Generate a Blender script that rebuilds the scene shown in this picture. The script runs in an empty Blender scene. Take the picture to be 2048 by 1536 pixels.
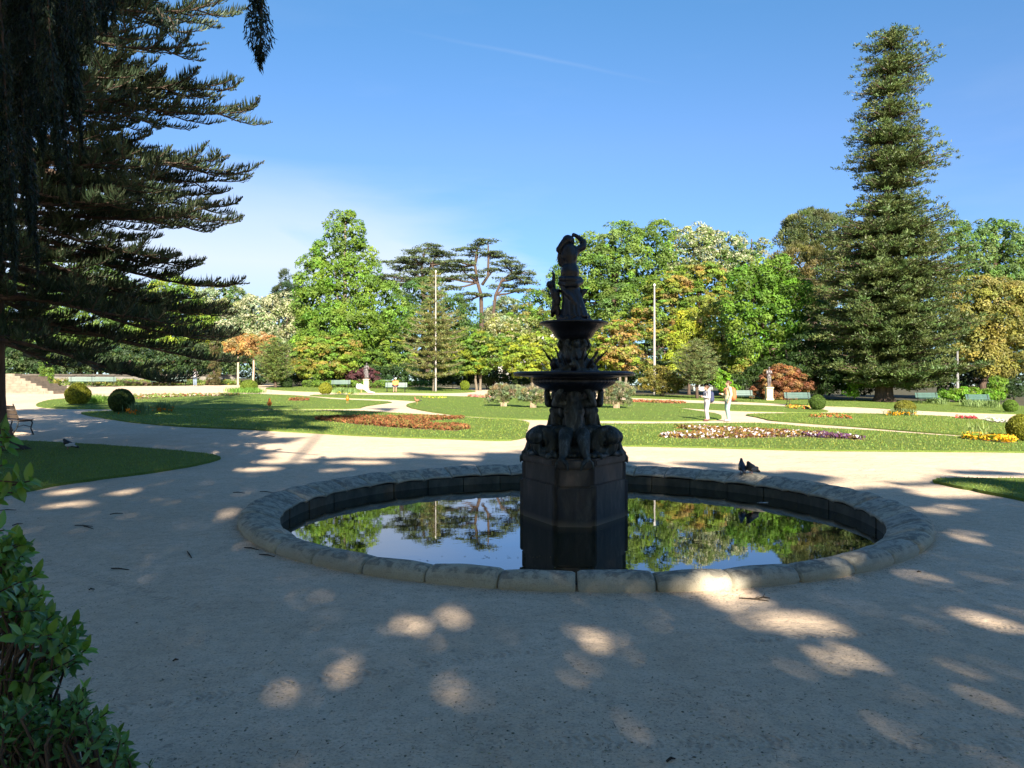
import bpy, bmesh, math, random
import numpy as np
from mathutils import Vector, Matrix
from mathutils.geometry import delaunay_2d_cdt
R = math.radians
rng = np.random.default_rng(7)
random.seed(7)
SC = bpy.context.scene
COL = SC.collection

# ------------------------------------------------------------------ camera, sky, sun
F, PX, HY, EYE = 1500.0, 1024.0, 771.0, 1.6
cam_d = bpy.data.cameras.new('camera'); cam_d.sensor_width = 36; cam_d.lens = 36*F/2048
cam_d.clip_start = 0.05; cam_d.clip_end = 3000
cam = bpy.data.objects.new('camera', cam_d); COL.objects.link(cam)
cam.location = (0, 0, EYE); cam.rotation_euler = (R(90) + math.atan(3/F), 0, 0)
SC.camera = cam
SUN_EL, SUN_AZ = 28.0, 169.0            # azimuth clockwise from +Y (the view direction)
TO_SUN = Vector((math.sin(R(SUN_AZ))*math.cos(R(SUN_EL)), math.cos(R(SUN_AZ))*math.cos(R(SUN_EL)), math.sin(R(SUN_EL))))
world = bpy.data.worlds.new('World'); SC.world = world; world.use_nodes = True
wt = world.node_tree; wn = wt.nodes; wl = wt.links; wn.clear()
def wnode(t, **k):
    n = wn.new(t)
    for a, b in k.items(): setattr(n, a, b)
    return n
sky = wnode('ShaderNodeTexSky'); sky.sky_type = 'NISHITA'; sky.sun_disc = False
sky.sun_elevation = R(SUN_EL); sky.sun_rotation = R(SUN_AZ)
sky.air_density = 1.0; sky.dust_density = 0.05; sky.ozone_density = 3.2; sky.altitude = 50
bg = wnode('ShaderNodeBackground'); bg.inputs['Strength'].default_value = 0.073
wo = wnode('ShaderNodeOutputWorld')
geo = wnode('ShaderNodeNewGeometry')
sep = wnode('ShaderNodeSeparateXYZ'); wl.new(geo.outputs['Incoming'], sep.inputs[0])
def wmath(op, a, b=None, c=None, clamp=False):
    n = wnode('ShaderNodeMath', operation=op); n.use_clamp = clamp
    for i, v in enumerate((a, b, c)):
        if v is None: continue
        if isinstance(v, (int, float)): n.inputs[i].default_value = v
        else: wl.new(v, n.inputs[i])
    return n.outputs[0]
tc = wnode('ShaderNodeTexCoord')
sp = wnode('ShaderNodeSeparateXYZ'); wl.new(tc.outputs['Generated'], sp.inputs[0])
X_, Y_, Z_ = sp.outputs
mp = wnode('ShaderNodeMapping'); mp.inputs['Scale'].default_value = (1.5, 1.5, 7.5); mp.inputs['Rotation'].default_value = (0, R(6), 0)
wl.new(tc.outputs['Generated'], mp.inputs[0])
nz = wnode('ShaderNodeTexNoise'); nz.inputs['Scale'].default_value = 1.6; nz.inputs['Detail'].default_value = 7; nz.inputs['Roughness'].default_value = .5
nz.inputs['Distortion'].default_value = .4
wl.new(mp.outputs[0], nz.inputs['Vector'])
# thin cloud bank low in the sky, thicker to the left
side = wmath('MULTIPLY_ADD', X_, -1.3, -0.15)
band = wmath('SUBTRACT', 1.0, wmath('ABSOLUTE', wmath('DIVIDE', wmath('SUBTRACT', Z_, 0.155), 0.125)), clamp=True)
band = wmath('SMOOTHSTEP' if False else 'POWER', band, 0.8)
dens = wmath('ADD', wmath('SUBTRACT', nz.outputs['Fac'], 0.36), side)
cl = wmath('MULTIPLY', wmath('MULTIPLY', wmath('MULTIPLY', dens, 3.6, clamp=True), band), 0.78)
# faint high haze veils
mp2 = wnode('ShaderNodeMapping'); mp2.inputs['Scale'].default_value = (1.2, 1.2, 5.0); mp2.inputs['Rotation'].default_value = (0, R(-14), 0)
wl.new(tc.outputs['Generated'], mp2.inputs[0])
nz2 = wnode('ShaderNodeTexNoise'); nz2.inputs['Scale'].default_value = 2.2; nz2.inputs['Detail'].default_value = 8; nz2.inputs['Roughness'].default_value = .6
wl.new(mp2.outputs[0], nz2.inputs['Vector'])
veil = wmath('MULTIPLY', wmath('SUBTRACT', nz2.outputs['Fac'], 0.50, clamp=True), 0.5)
veil = wmath('MULTIPLY', veil, wmath('SUBTRACT', 1.0, wmath('MULTIPLY', Z_, 1.6), clamp=True))
def pdir(px, py): return Vector(((px-PX)/F, 1, (HY-py)/F)).normalized()
# old contrail: a thin great-circle streak
cn = pdir(640, 25).cross(pdir(1260, 150)).normalized()
vd = wnode('ShaderNodeVectorMath', operation='DOT_PRODUCT'); wl.new(tc.outputs['Generated'], vd.inputs[0]); vd.inputs[1].default_value = cn
wob = wmath('MULTIPLY', wmath('SUBTRACT', nz2.outputs['Fac'], .5), .012)
st = wmath('SUBTRACT', 1.0, wmath('DIVIDE', wmath('ABSOLUTE', wmath('ADD', vd.outputs['Value'], wob)), 0.0032), clamp=True)
st = wmath('MULTIPLY', st, wmath('SUBTRACT', 1.0, wmath('DIVIDE', wmath('ABSOLUTE', wmath('SUBTRACT', X_, .03)), .17), clamp=True))
st = wmath('MULTIPLY', st, wmath('MULTIPLY', Y_, .085, clamp=True))
cl = wmath('ADD', wmath('ADD', cl, veil), st, clamp=True)
mx = wnode('ShaderNodeMix', data_type='RGBA'); wl.new(cl, mx.inputs[0])
hs = wnode('ShaderNodeHueSaturation'); hs.inputs['Saturation'].default_value = 1.02; hs.inputs['Value'].default_value = 1.0
wl.new(sky.outputs[0], hs.inputs['Color'])
hr = wnode('ShaderNodeValToRGB'); wl.new(Z_, hr.inputs[0]); e_ = hr.color_ramp.elements
e_[0].position = 0.0; e_[0].color = (.27, .36, .50, 1); e_[1].position = .46; e_[1].color = (.35, .53, .60, 1)
q_ = e_.new(.12); q_.color = (.30, .375, .52, 1); q_ = e_.new(.30); q_.color = (.40, .47, .56, 1)
mg = wnode('ShaderNodeMix', data_type='RGBA', blend_type='MULTIPLY'); mg.inputs[0].default_value = 1; wl.new(hs.outputs[0], mg.inputs[6]); wl.new(hr.outputs[0], mg.inputs[7])
wl.new(mg.outputs[2], mx.inputs[6]); mx.inputs[7].default_value = (2.75, 2.95, 3.2, 1)
wl.new(mx.outputs[2], bg.inputs['Color']); wl.new(bg.outputs[0], wo.inputs['Surface'])
sun_d = bpy.data.lights.new('sun', 'SUN'); sun_d.energy = 3.8; sun_d.angle = R(0.53); sun_d.color = (1.0, 0.90, 0.74)
sun = bpy.data.objects.new('sun', sun_d); COL.objects.link(sun)
sun.rotation_euler = TO_SUN.to_track_quat('Z', 'Y').to_euler()
SC.view_settings.view_transform = 'Standard'; SC.view_settings.look = 'None'; SC.view_settings.gamma = 1
SC.view_settings.exposure = 2.22; SC.view_settings.use_curve_mapping = False
SC.render.engine = 'CYCLES'; SC.cycles.use_denoising = True
SC.cycles.max_bounces = 7; SC.cycles.diffuse_bounces = 5; SC.cycles.glossy_bounces = 3; SC.cycles.transparent_max_bounces = 6

# ------------------------------------------------------------------ terrain
def sstep(a, b, x):
    t = np.clip((x-a)/(b-a), 0, 1); return t*t*(3-2*t)
def terr(x, y):
    x = np.asarray(x, float); y = np.asarray(y, float)
    yy = np.clip(y, -1e9, 140)
    s = 3.0*np.logaddexp(0, (yy-19)/3.0)
    return .0165*s - (.015*np.clip(x, 0, 38)+.019*np.clip(x, -70, 0))*sstep(14, 34, y)
def at(px, py):
    """point of the terrain seen at a pixel of the photograph"""
    d = np.linspace(2, 150, 6000)
    X = (px-PX)/F*d; Z = EYE-(py-HY)/F*d
    k = np.nonzero(Z <= terr(X, d))[0]
    k = k[0] if len(k) else len(d)-1
    return float(X[k]), float(d[k]), float(terr(X[k], d[k]))
W0, W1 = (-43.0, 60.5), (-32.0, 87.0)           # ends of the long garden wall on the left
def wall_d(px):
    t = (px-PX)/F; m_ = (W1[0]-W0[0])/(W1[1]-W0[1]); return (W0[0]-m_*W0[1])/(t-m_)
def WTOP(y): return EYE+(HY-752)/F*y
def P(px, py, d): return Vector(((px-PX)/F*d, d, EYE+(HY-py)/F*d))
def gz(x, y): return float(terr(x, y))

# ------------------------------------------------------------------ materials
MATS = {}
def newmat(name):
    m = bpy.data.materials.new(name); m.use_nodes = True
    nt = m.node_tree; nt.nodes.clear()
    MATS[name] = m
    out = nt.nodes.new('ShaderNodeOutputMaterial')
    return m, nt, out
def nd(nt, t, **k):
    n = nt.nodes.new(t)
    for a, b in k.items():
        if a.startswith('i_'): n.inputs[a[2:]].default_value = b
        else: setattr(n, a, b)
    return n
def noise(nt, scale, detail=5, rough=.55, coord='Object', mscale=None, dist=0):
    t = nd(nt, 'ShaderNodeTexCoord') if coord != 'World' else nd(nt, 'ShaderNodeNewGeometry')
    src = t.outputs['Position'] if coord == 'World' else t.outputs[coord]
    if mscale:
        mpp = nd(nt, 'ShaderNodeMapping'); mpp.inputs['Scale'].default_value = mscale
        nt.links.new(src, mpp.inputs[0]); src = mpp.outputs[0]
    n = nd(nt, 'ShaderNodeTexNoise'); n.inputs['Scale'].default_value = scale
    n.inputs['Detail'].default_value = detail; n.inputs['Roughness'].default_value = rough; n.inputs['Distortion'].default_value = dist
    nt.links.new(src, n.inputs['Vector'])
    return n.outputs['Fac']
def ramp(nt, fac, stops):
    r = nd(nt, 'ShaderNodeValToRGB'); e = r.color_ramp.elements
    while len(e) < len(stops): e.new(.5)
    for q, (p, c) in zip(e, stops): q.position = p; q.color = (*c, 1)
    nt.links.new(fac, r.inputs[0]); return r.outputs[0]
def mixc(nt, fac, a, b, mode='MIX'):
    m = nd(nt, 'ShaderNodeMix', data_type='RGBA', blend_type=mode)
    for s, v in ((0, fac), (6, a), (7, b)):
        if isinstance(v, (int, float)): m.inputs[s].default_value = v
        elif isinstance(v, tuple): m.inputs[s].default_value = (*v, 1)
        else: nt.links.new(v, m.inputs[s])
    return m.outputs[2]
def bumpn(nt, h, strength, dist, normal=None):
    b = nd(nt, 'ShaderNodeBump'); b.inputs['Strength'].default_value = strength; b.inputs['Distance'].default_value = dist
    nt.links.new(h, b.inputs['Height'])
    if normal is not None: nt.links.new(normal, b.inputs['Normal'])
    return b.outputs[0]
def principled(nt, out, col, rough=.8, normal=None, spec=.5, metal=0):
    p = nd(nt, 'ShaderNodeBsdfPrincipled')
    if isinstance(col, tuple): p.inputs['Base Color'].default_value = (*col, 1)
    else: nt.links.new(col, p.inputs['Base Color'])
    if isinstance(rough, (int, float)): p.inputs['Roughness'].default_value = rough
    else: nt.links.new(rough, p.inputs['Roughness'])
    p.inputs['Specular IOR Level'].default_value = spec; p.inputs['Metallic'].default_value = metal
    if normal is not None: nt.links.new(normal, p.inputs['Normal'])
    nt.links.new(p.outputs[0], out.inputs[0]); return p
def simple(name, c0, c1, scale=8, rough=.8, bump=.3, bd=.01, spec=.4, metal=0, coord='Object', mscale=None):
    m, nt, out = newmat(name)
    n = noise(nt, scale, coord=coord, mscale=mscale)
    c = ramp(nt, n, [(.3, c0), (.7, c1)])
    principled(nt, out, c, rough, bumpn(nt, n, bump, bd), spec, metal); return m
def leafmat(name, col, trans=.35, rough=.55, spec=.25, hue=None):
    """leaf colour times the per-leaf attribute 'tint'"""
    m, nt, out = newmat(name)
    a = nd(nt, 'ShaderNodeAttribute'); a.attribute_name = 'tint'
    c = mixc(nt, 1.0, a.outputs['Color'], col, 'MULTIPLY')
    d = nd(nt, 'ShaderNodeBsdfPrincipled'); nt.links.new(c, d.inputs['Base Color']); d.inputs['Roughness'].default_value = rough
    d.inputs['Specular IOR Level'].default_value = spec
    t = nd(nt, 'ShaderNodeBsdfTranslucent'); nt.links.new(mixc(nt, 1.0, c, (1.25, 1.35, .6), 'MULTIPLY'), t.inputs['Color'])
    mx = nd(nt, 'ShaderNodeMixShader'); mx.inputs[0].default_value = trans
    nt.links.new(d.outputs[0], mx.inputs[1]); nt.links.new(t.outputs[0], mx.inputs[2]); nt.links.new(mx.outputs[0], out.inputs[0])
    return m

# gravel
m, nt, out = newmat('gravel')
big = noise(nt, .25, 4, .6, 'World'); mid = noise(nt, 1.7, 6, .65, 'World', dist=.4); fine = noise(nt, 60, 4, .75, 'World'); pat = noise(nt, 9, 8, .7, 'World')
c = ramp(nt, mid, [(.25, (.58, .43, .30)), (.5, (.67, .51, .365)), (.75, (.72, .565, .42))])
c = mixc(nt, ramp(nt, big, [(.4, (0, 0, 0)), (.65, (.5, .5, .5))]), c, (.47, .37, .25))
c = mixc(nt, ramp(nt, pat, [(.44, (0, 0, 0)), (.72, (.55, .55, .55))]), c, (.34, .27, .20))
c = mixc(nt, ramp(nt, fine, [(.25, (.75, .75, .75)), (.5, (0, 0, 0))]), c, (.13, .115, .095))
c = mixc(nt, ramp(nt, fine, [(.62, (0, 0, 0)), (.8, (.5, .5, .5))]), c, (.56, .52, .45))
vor = nd(nt, 'ShaderNodeTexVoronoi'); vor.inputs['Scale'].default_value = 42
gg = nd(nt, 'ShaderNodeNewGeometry'); nt.links.new(gg.outputs['Position'], vor.inputs['Vector'])
c = mixc(nt, ramp(nt, vor.outputs['Color'], [(.84, (0, 0, 0)), (.90, (.28, .28, .28))]), c, (.10, .085, .065))
def tread(x0, y0, ang, w, per, half):
    mpp = nd(nt, 'ShaderNodeMapping', vector_type='TEXTURE'); mpp.inputs['Location'].default_value = (x0, y0, 0); mpp.inputs['Rotation'].default_value = (0, 0, R(ang)); nt.links.new(gg.outputs['Position'], mpp.inputs[0])
    s3 = nd(nt, 'ShaderNodeSeparateXYZ'); nt.links.new(mpp.outputs[0], s3.inputs[0])
    def mm(op, a, b=None, cl=False):
        n = nd(nt, 'ShaderNodeMath', operation=op); n.use_clamp = cl
        for i, v in enumerate((a, b)):
            if v is None: continue
            if isinstance(v, (int, float)): n.inputs[i].default_value = v
            else: nt.links.new(v, n.inputs[i])
        return n.outputs[0]
    vv = mm('ADD', s3.outputs[1], mm('MULTIPLY', mm('MULTIPLY', s3.outputs[0], s3.outputs[0]), .02))
    a_ = mm('SUBTRACT', 1.0, mm('DIVIDE', mm('ABSOLUTE', vv), w), True)
    e_ = mm('MULTIPLY', mm('SUBTRACT', 1.0, mm('DIVIDE', mm('ABSOLUTE', s3.outputs[0]), half), True), 3, True)
    tr_ = mm('SINE', mm('ADD', mm('MULTIPLY', s3.outputs[0], 6.283/per), mm('MULTIPLY', mm('ABSOLUTE', vv), 60)))
    msk = mm('MULTIPLY', mm('MULTIPLY', mm('MULTIPLY', a_, 4, True), e_), mm('MULTIPLY', mm('SUBTRACT', pat, .38), 5, True))
    return mm('MULTIPLY', msk, mm('ADD', mm('MULTIPLY', tr_, .5), .5))
ts = [tread(1.6, 3.36, -1.5, .07, .045, 1.9), tread(2.3, 4.85, 9, .06, .05, 1.3), tread(-1.0, 4.1, 22, .06, .05, 1.5), tread(-3.4, 6.2, -35, .07, .06, 1.8), tread(4.6, 6.4, 24, .06, .05, 1.8)]
acc = ts[0]
for t_ in ts[1:]:
    n = nd(nt, 'ShaderNodeMath', operation='ADD'); nt.links.new(acc, n.inputs[0]); nt.links.new(t_, n.inputs[1]); acc = n.outputs[0]
dk = nd(nt, 'ShaderNodeMath', operation='MULTIPLY'); nt.links.new(acc, dk.inputs[0]); dk.inputs[1].default_value = .42
c = mixc(nt, dk.outputs[0], c, (.25, .20, .15))
inv = nd(nt, 'ShaderNodeMath', operation='MULTIPLY'); nt.links.new(acc, inv.inputs[0]); inv.inputs[1].default_value = -1
principled(nt, out, c, .92, bumpn(nt, inv.outputs[0], .8, .012, bumpn(nt, mid, .5, .12, bumpn(nt, pat, .5, .03, bumpn(nt, fine, .6, .008)))), .25)
# lawn soil / turf
m, nt, out = newmat('turf')
big = noise(nt, .35, 4, .6, 'World'); mid = noise(nt, 3, 6, .7, 'World'); fine = noise(nt, 45, 3, .8, 'World', (1, .6, 1))
c = ramp(nt, mid, [(.3, (.12, .185, .035)), (.7, (.17, .24, .05))])
c = mixc(nt, ramp(nt, big, [(.45, (0, 0, 0)), (.7, (.55, .55, .55))]), c, (.16, .20, .055))
c = mixc(nt, ramp(nt, fine, [(.3, (.55, .55, .55)), (.55, (0, 0, 0))]), c, (.025, .055, .01))
principled(nt, out, c, .9, bumpn(nt, fine, .9, .05), .1)
simple('soil', (.07, .045, .03), (.16, .11, .07), 14, .95, .6, .03, coord='World')
simple('leaf_mould', (.035, .03, .018), (.075, .07, .03), 1.2, .95, .6, .05, coord='World')
# stone of the pool coping: pale granite with lichen blotches
m, nt, out = newmat('coping')
a = noise(nt, 2.2, 5, .6, 'World'); b = noise(nt, 9, 8, .72, 'World', dist=.5); f = noise(nt, 90, 3, .8, 'World')
oi = nd(nt, 'ShaderNodeObjectInfo')
c = ramp(nt, a, [(.3, (.36, .31, .22)), (.7, (.47, .41, .30))])
c = mixc(nt, mixc(nt, 1.0, oi.outputs['Random'], (.5, .5, .5), 'MULTIPLY'), c, (.30, .30, .27))
g = nd(nt, 'ShaderNodeNewGeometry'); sz = nd(nt, 'ShaderNodeSeparateXYZ'); nt.links.new(g.outputs['True Normal'], sz.inputs[0])
lz = nd(nt, 'ShaderNodeMath', operation='MULTIPLY_ADD'); nt.links.new(sz.outputs[2], lz.inputs[0]); lz.inputs[1].default_value = 1.15; lz.inputs[2].default_value = -.30; lz.use_clamp = True
lm = nd(nt, 'ShaderNodeMath', operation='MULTIPLY'); nt.links.new(ramp(nt, b, [(.46, (0, 0, 0)), (.56, (.85, .85, .85))]), lm.inputs[0]); nt.links.new(lz.outputs[0], lm.inputs[1])
c = mixc(nt, lm.outputs[0], c, (.075, .075, .07))
c = mixc(nt, ramp(nt, b, [(.30, (.35, .35, .35)), (.40, (0, 0, 0))]), c, (.40, .39, .33))
c = mixc(nt, ramp(nt, f, [(.3, (.5, .5, .5)), (.5, (0, 0, 0))]), c, (.10, .09, .07))
principled(nt, out, c, .85, bumpn(nt, b, .5, .012, bumpn(nt, f, .5, .003)), .3)
m, nt, out = newmat('wet_stone')
b = noise(nt, 6, 6, .65, 'World', (1, 1, .6)); c = ramp(nt, b, [(.3, (.03, .03, .02)), (.55, (.075, .07, .05)), (.75, (.12, .115, .075))])
principled(nt, out, c, .7, bumpn(nt, b, .5, .015), .4)
m, nt, out = newmat('plinth_stone')
b = noise(nt, 5, 7, .68, 'Object', (1, 1, .35), .4); f = noise(nt, 70, 3, .8)
c = ramp(nt, b, [(.30, (.014, .012, .012)), (.48, (.034, .029, .027)), (.60, (.06, .052, .046)), (.72, (.13, .11, .09))])
gw = nd(nt, 'ShaderNodeNewGeometry'); sw = nd(nt, 'ShaderNodeSeparateXYZ'); nt.links.new(gw.outputs['Position'], sw.inputs[0])
zz_ = nd(nt, 'ShaderNodeMath', operation='MULTIPLY_ADD'); nt.links.new(b, zz_.inputs[0]); zz_.inputs[1].default_value = .10; nt.links.new(sw.outputs[2], zz_.inputs[2])
tide = ramp(nt, zz_.outputs[0], [(.0, (0, 0, 0)), (.5, (0, 0, 0))])
mr = nd(nt, 'ShaderNodeMapRange'); mr.inputs['From Min'].default_value = -.15; mr.inputs['From Max'].default_value = -.03; mr.inputs['To Min'].default_value = .9; mr.inputs['To Max'].default_value = 0; nt.links.new(zz_.outputs[0], mr.inputs[0])
c = mixc(nt, mr.outputs[0], c, (.20, .155, .10))
principled(nt, out, c, .6, bumpn(nt, b, .5, .012, bumpn(nt, f, .4, .003)), .4)
# cast iron
m, nt, out = newmat('cast_iron')
b = noise(nt, 7, 7, .7, 'Object', (1, 1, .4)); f = noise(nt, 45, 5, .75)
c = ramp(nt, b, [(.3, (.006, .007, .010)), (.55, (.014, .016, .022)), (.68, (.03, .034, .044)), (.8, (.07, .075, .085))])
principled(nt, out, c, .42, bumpn(nt, f, .35, .006), .5, .25)
m, nt, out = newmat('cast_iron_limed')
b = noise(nt, 16, 8, .72, 'Object', (1, 1, .22), .6); f = noise(nt, 60, 5, .75)
c = ramp(nt, b, [(.36, (.010, .013, .013)), (.50, (.024, .031, .028)), (.60, (.07, .085, .09)), (.72, (.22, .25, .28))])
principled(nt, out, c, .55, bumpn(nt, b, .8, .02, bumpn(nt, f, .3, .005)), .4, .1)
# water
m, nt, out = newmat('pond_water')
w = noise(nt, 3.0, 3, .5, 'World'); w2 = noise(nt, 14, 2, .5, 'World')
nrm = bumpn(nt, w, .010, .05, bumpn(nt, w2, .004, .02))
p = principled(nt, out, (.008, .012, .006), .015, nrm, .5); p.inputs['IOR'].default_value = 2.5
simple('bark_brown', (.035, .022, .016), (.11, .075, .055), 9, .95, .9, .05, mscale=(1, 1, .25))
simple('bark_grey', (.09, .075, .055), (.20, .165, .12), 9, .95, .9, .04, mscale=(1, 1, .25))
simple('bark_pale', (.28, .20, .14), (.48, .38, .28), 9, .9, .6, .02, mscale=(1, 1, .25))
simple('bench_green', (.035, .075, .06), (.055, .11, .09), 5, .35, .1, .002, .5)
simple('bench_wood', (.05, .035, .025), (.11, .075, .05), 6, .6, .3, .004, mscale=(1, 8, 8))
simple('bench_iron', (.015, .017, .018), (.03, .033, .035), 12, .5, .2, .002, .5, .3)
simple('pale_stone', (.42, .33, .19), (.62, .51, .33), 4, .85, .3, .01)
simple('wall_plaster', (.20, .185, .16), (.34, .315, .27), 1.5, .9, .3, .02, coord='World')
simple('wall_cap', (.10, .085, .07), (.18, .155, .125), 3, .9, .4, .02, coord='World')
simple('step_stone', (.17, .135, .10), (.27, .22, .165), 3, .9, .3, .02, coord='World')
simple('statue_metal', (.06, .05, .05), (.17, .15, .15), 9, .5, .4, .01, .5, .3)
simple('concrete_pole', (.24, .22, .20), (.32, .30, .27), 3, .8, .2, .004)
simple('grey_pole', (.12, .12, .12), (.2, .2, .2), 3, .6, .2, .004)
simple('skin', (.33, .19, .13), (.40, .24, .17), 6, .5, .05, .001)
simple('hair_brown', (.05, .025, .015), (.11, .055, .03), 30, .6, .5, .004)
simple('hair_white', (.6, .58, .55), (.75, .73, .7), 30, .7, .5, .004)
simple('cloth_white', (.30, .29, .30), (.42, .40, .41), 12, .9, .5, .008)
simple('cloth_cream', (.36, .36, .22), (.44, .43, .29), 12, .9, .5, .008)
simple('cloth_mint', (.17, .28, .25), (.24, .35, .31), 12, .9, .5, .008)
simple('cloth_pink', (.72, .55, .56), (.78, .64, .62), 12, .9, .5, .008)
simple('cloth_orange', (.75, .20, .05), (.85, .28, .08), 12, .9, .5, .008)
simple('cloth_dark', (.03, .03, .05), (.06, .06, .09), 12, .9, .5, .008)
simple('cloth_denim', (.10, .14, .2), (.2, .25, .32), 12, .9, .5, .008)
simple('pack_navy', (.02, .025, .07), (.04, .05, .11), 12, .7, .3, .006)
simple('pack_orange', (.45, .10, .04), (.55, .16, .06), 12, .7, .3, .006)
simple('phone_black', (.01, .01, .012), (.02, .02, .022), 12, .2, .02, .001)
simple('shoe_dark', (.08, .03, .03), (.14, .05, .05), 12, .6, .2, .002)
simple('shoe_grey', (.25, .28, .27), (.35, .38, .36), 12, .6, .2, .002)
simple('feather_orange', (.50, .12, .015), (.80, .27, .03), 22, .6, .5, .006)
simple('feather_brown', (.13, .06, .025), (.26, .13, .06), 22, .6, .5, .006)
simple('feather_dark', (.010, .013, .016), (.025, .03, .035), 22, .45, .4, .004)
simple('feather_slate', (.018, .022, .032), (.05, .058, .075), 22, .5, .4, .004)
simple('feather_white', (.5, .49, .48), (.6, .59, .58), 22, .7, .4, .006)
simple('comb_red', (.5, .02, .015), (.6, .04, .03), 22, .5, .2, .002)
simple('leg_horn', (.35, .22, .08), (.45, .3, .12), 22, .6, .2, .002)
simple('leg_pink', (.35, .12, .1), (.45, .16, .13), 22, .6, .2, .002)
simple('white_paint', (.66, .66, .64), (.76, .76, .74), 9, .5, .1, .002)
simple('lamp_glass', (.55, .55, .52), (.65, .65, .62), 9, .2, .02, .001)
simple('house_wall', (.58, .55, .50), (.70, .67, .60), 1, .9, .1, .01)
simple('roof_tile', (.25, .10, .06), (.38, .17, .1), 6, .9, .5, .03)
simple('window_glass', (.03, .04, .05), (.05, .06, .07), 3, .1, .02, .002)
simple('twig', (.02, .014, .01), (.05, .035, .022), 20, .9, .4, .002)
leafmat('leaf', (1, 1, 1)); leafmat('needle', (1, 1, 1), .15, .5, .3); leafmat('gloss_leaf', (1, 1, 1), .22, .32, .5)
leafmat('canopy_leaf', (1, 1, 1), .5)
leafmat('flower', (1, 1, 1), .3, .7, .1)

# ------------------------------------------------------------------ object helpers
def tag(o, label=None, cat=None, group=None, kind=None):
    if label: o['label'] = label
    if cat: o['category'] = cat
    if group: o['group'] = group
    if kind: o['kind'] = kind
    return o
def link(name, me, mats, parent=None, loc=None):
    o = bpy.data.objects.new(name, me); COL.objects.link(o)
    if mats is not None:
        if not isinstance(mats, (list, tuple)): mats = [mats]
        if not me.materials:
            for k in mats: me.materials.append(MATS[k])
    if parent is not None: o.parent = parent
    if loc is not None: o.location = loc
    return o
def empty(name, loc=(0, 0, 0), rz=0, label=None, cat=None, group=None):
    o = bpy.data.objects.new(name, None); COL.objects.link(o); o.location = loc; o.rotation_euler = (0, 0, rz)
    o.empty_display_size = .2
    return tag(o, label, cat, group)
def npmesh(name, V, Fc, tint=None, smooth=False):
    """V (n,3); Fc (m,3) or (m,4); tint (m,3) per face"""
    V = np.asarray(V, np.float32); Fc = np.asarray(Fc, np.int32); k = Fc.shape[1]
    me = bpy.data.meshes.new(name)
    me.vertices.add(len(V)); me.vertices.foreach_set('co', V.ravel())
    me.loops.add(Fc.size); me.loops.foreach_set('vertex_index', Fc.ravel())
    me.polygons.add(len(Fc)); me.polygons.foreach_set('loop_start', np.arange(0, Fc.size, k, dtype=np.int32))
    if smooth: me.polygons.foreach_set('use_smooth', np.ones(len(Fc), bool))
    me.update(calc_edges=True)
    if tint is not None:
        at_ = me.attributes.new('tint', 'FLOAT_COLOR', 'FACE')
        c = np.ones((len(Fc), 4), np.float32); c[:, :3] = tint; at_.data.foreach_set('color', c.ravel())
    return me
def nrm(a): return a/np.maximum(np.linalg.norm(a, axis=-1, keepdims=True), 1e-9)
def rhombi(C, U, W, lift=None):
    """leaf blades: centre C, half length U, half width W"""
    n = len(C); V = np.empty((n, 3, 3))
    V[:, 0] = C-.75*U+W; V[:, 1] = C-.75*U-W; V[:, 2] = C+1.15*U
    return V.reshape(-1, 3), np.arange(3*n).reshape(n, 3)
def rand_dirs(n, r=None):
    r = r or rng
    return nrm(r.normal(size=(n, 3)))
def leaf_cloud(C, N, size, aspect=.55, jitter=.6):
    """leaves at C whose faces look along N (jittered)"""
    n = len(C)
    N = nrm(N + jitter*rng.normal(size=(n, 3)))
    T = nrm(np.cross(N, rand_dirs(n)))
    B = np.cross(N, T)
    s = (np.ones(n)*size)[:, None]*rng.uniform(.6, 1.35, (n, 1))
    return rhombi(C, T*s, B*s*aspect)
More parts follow.
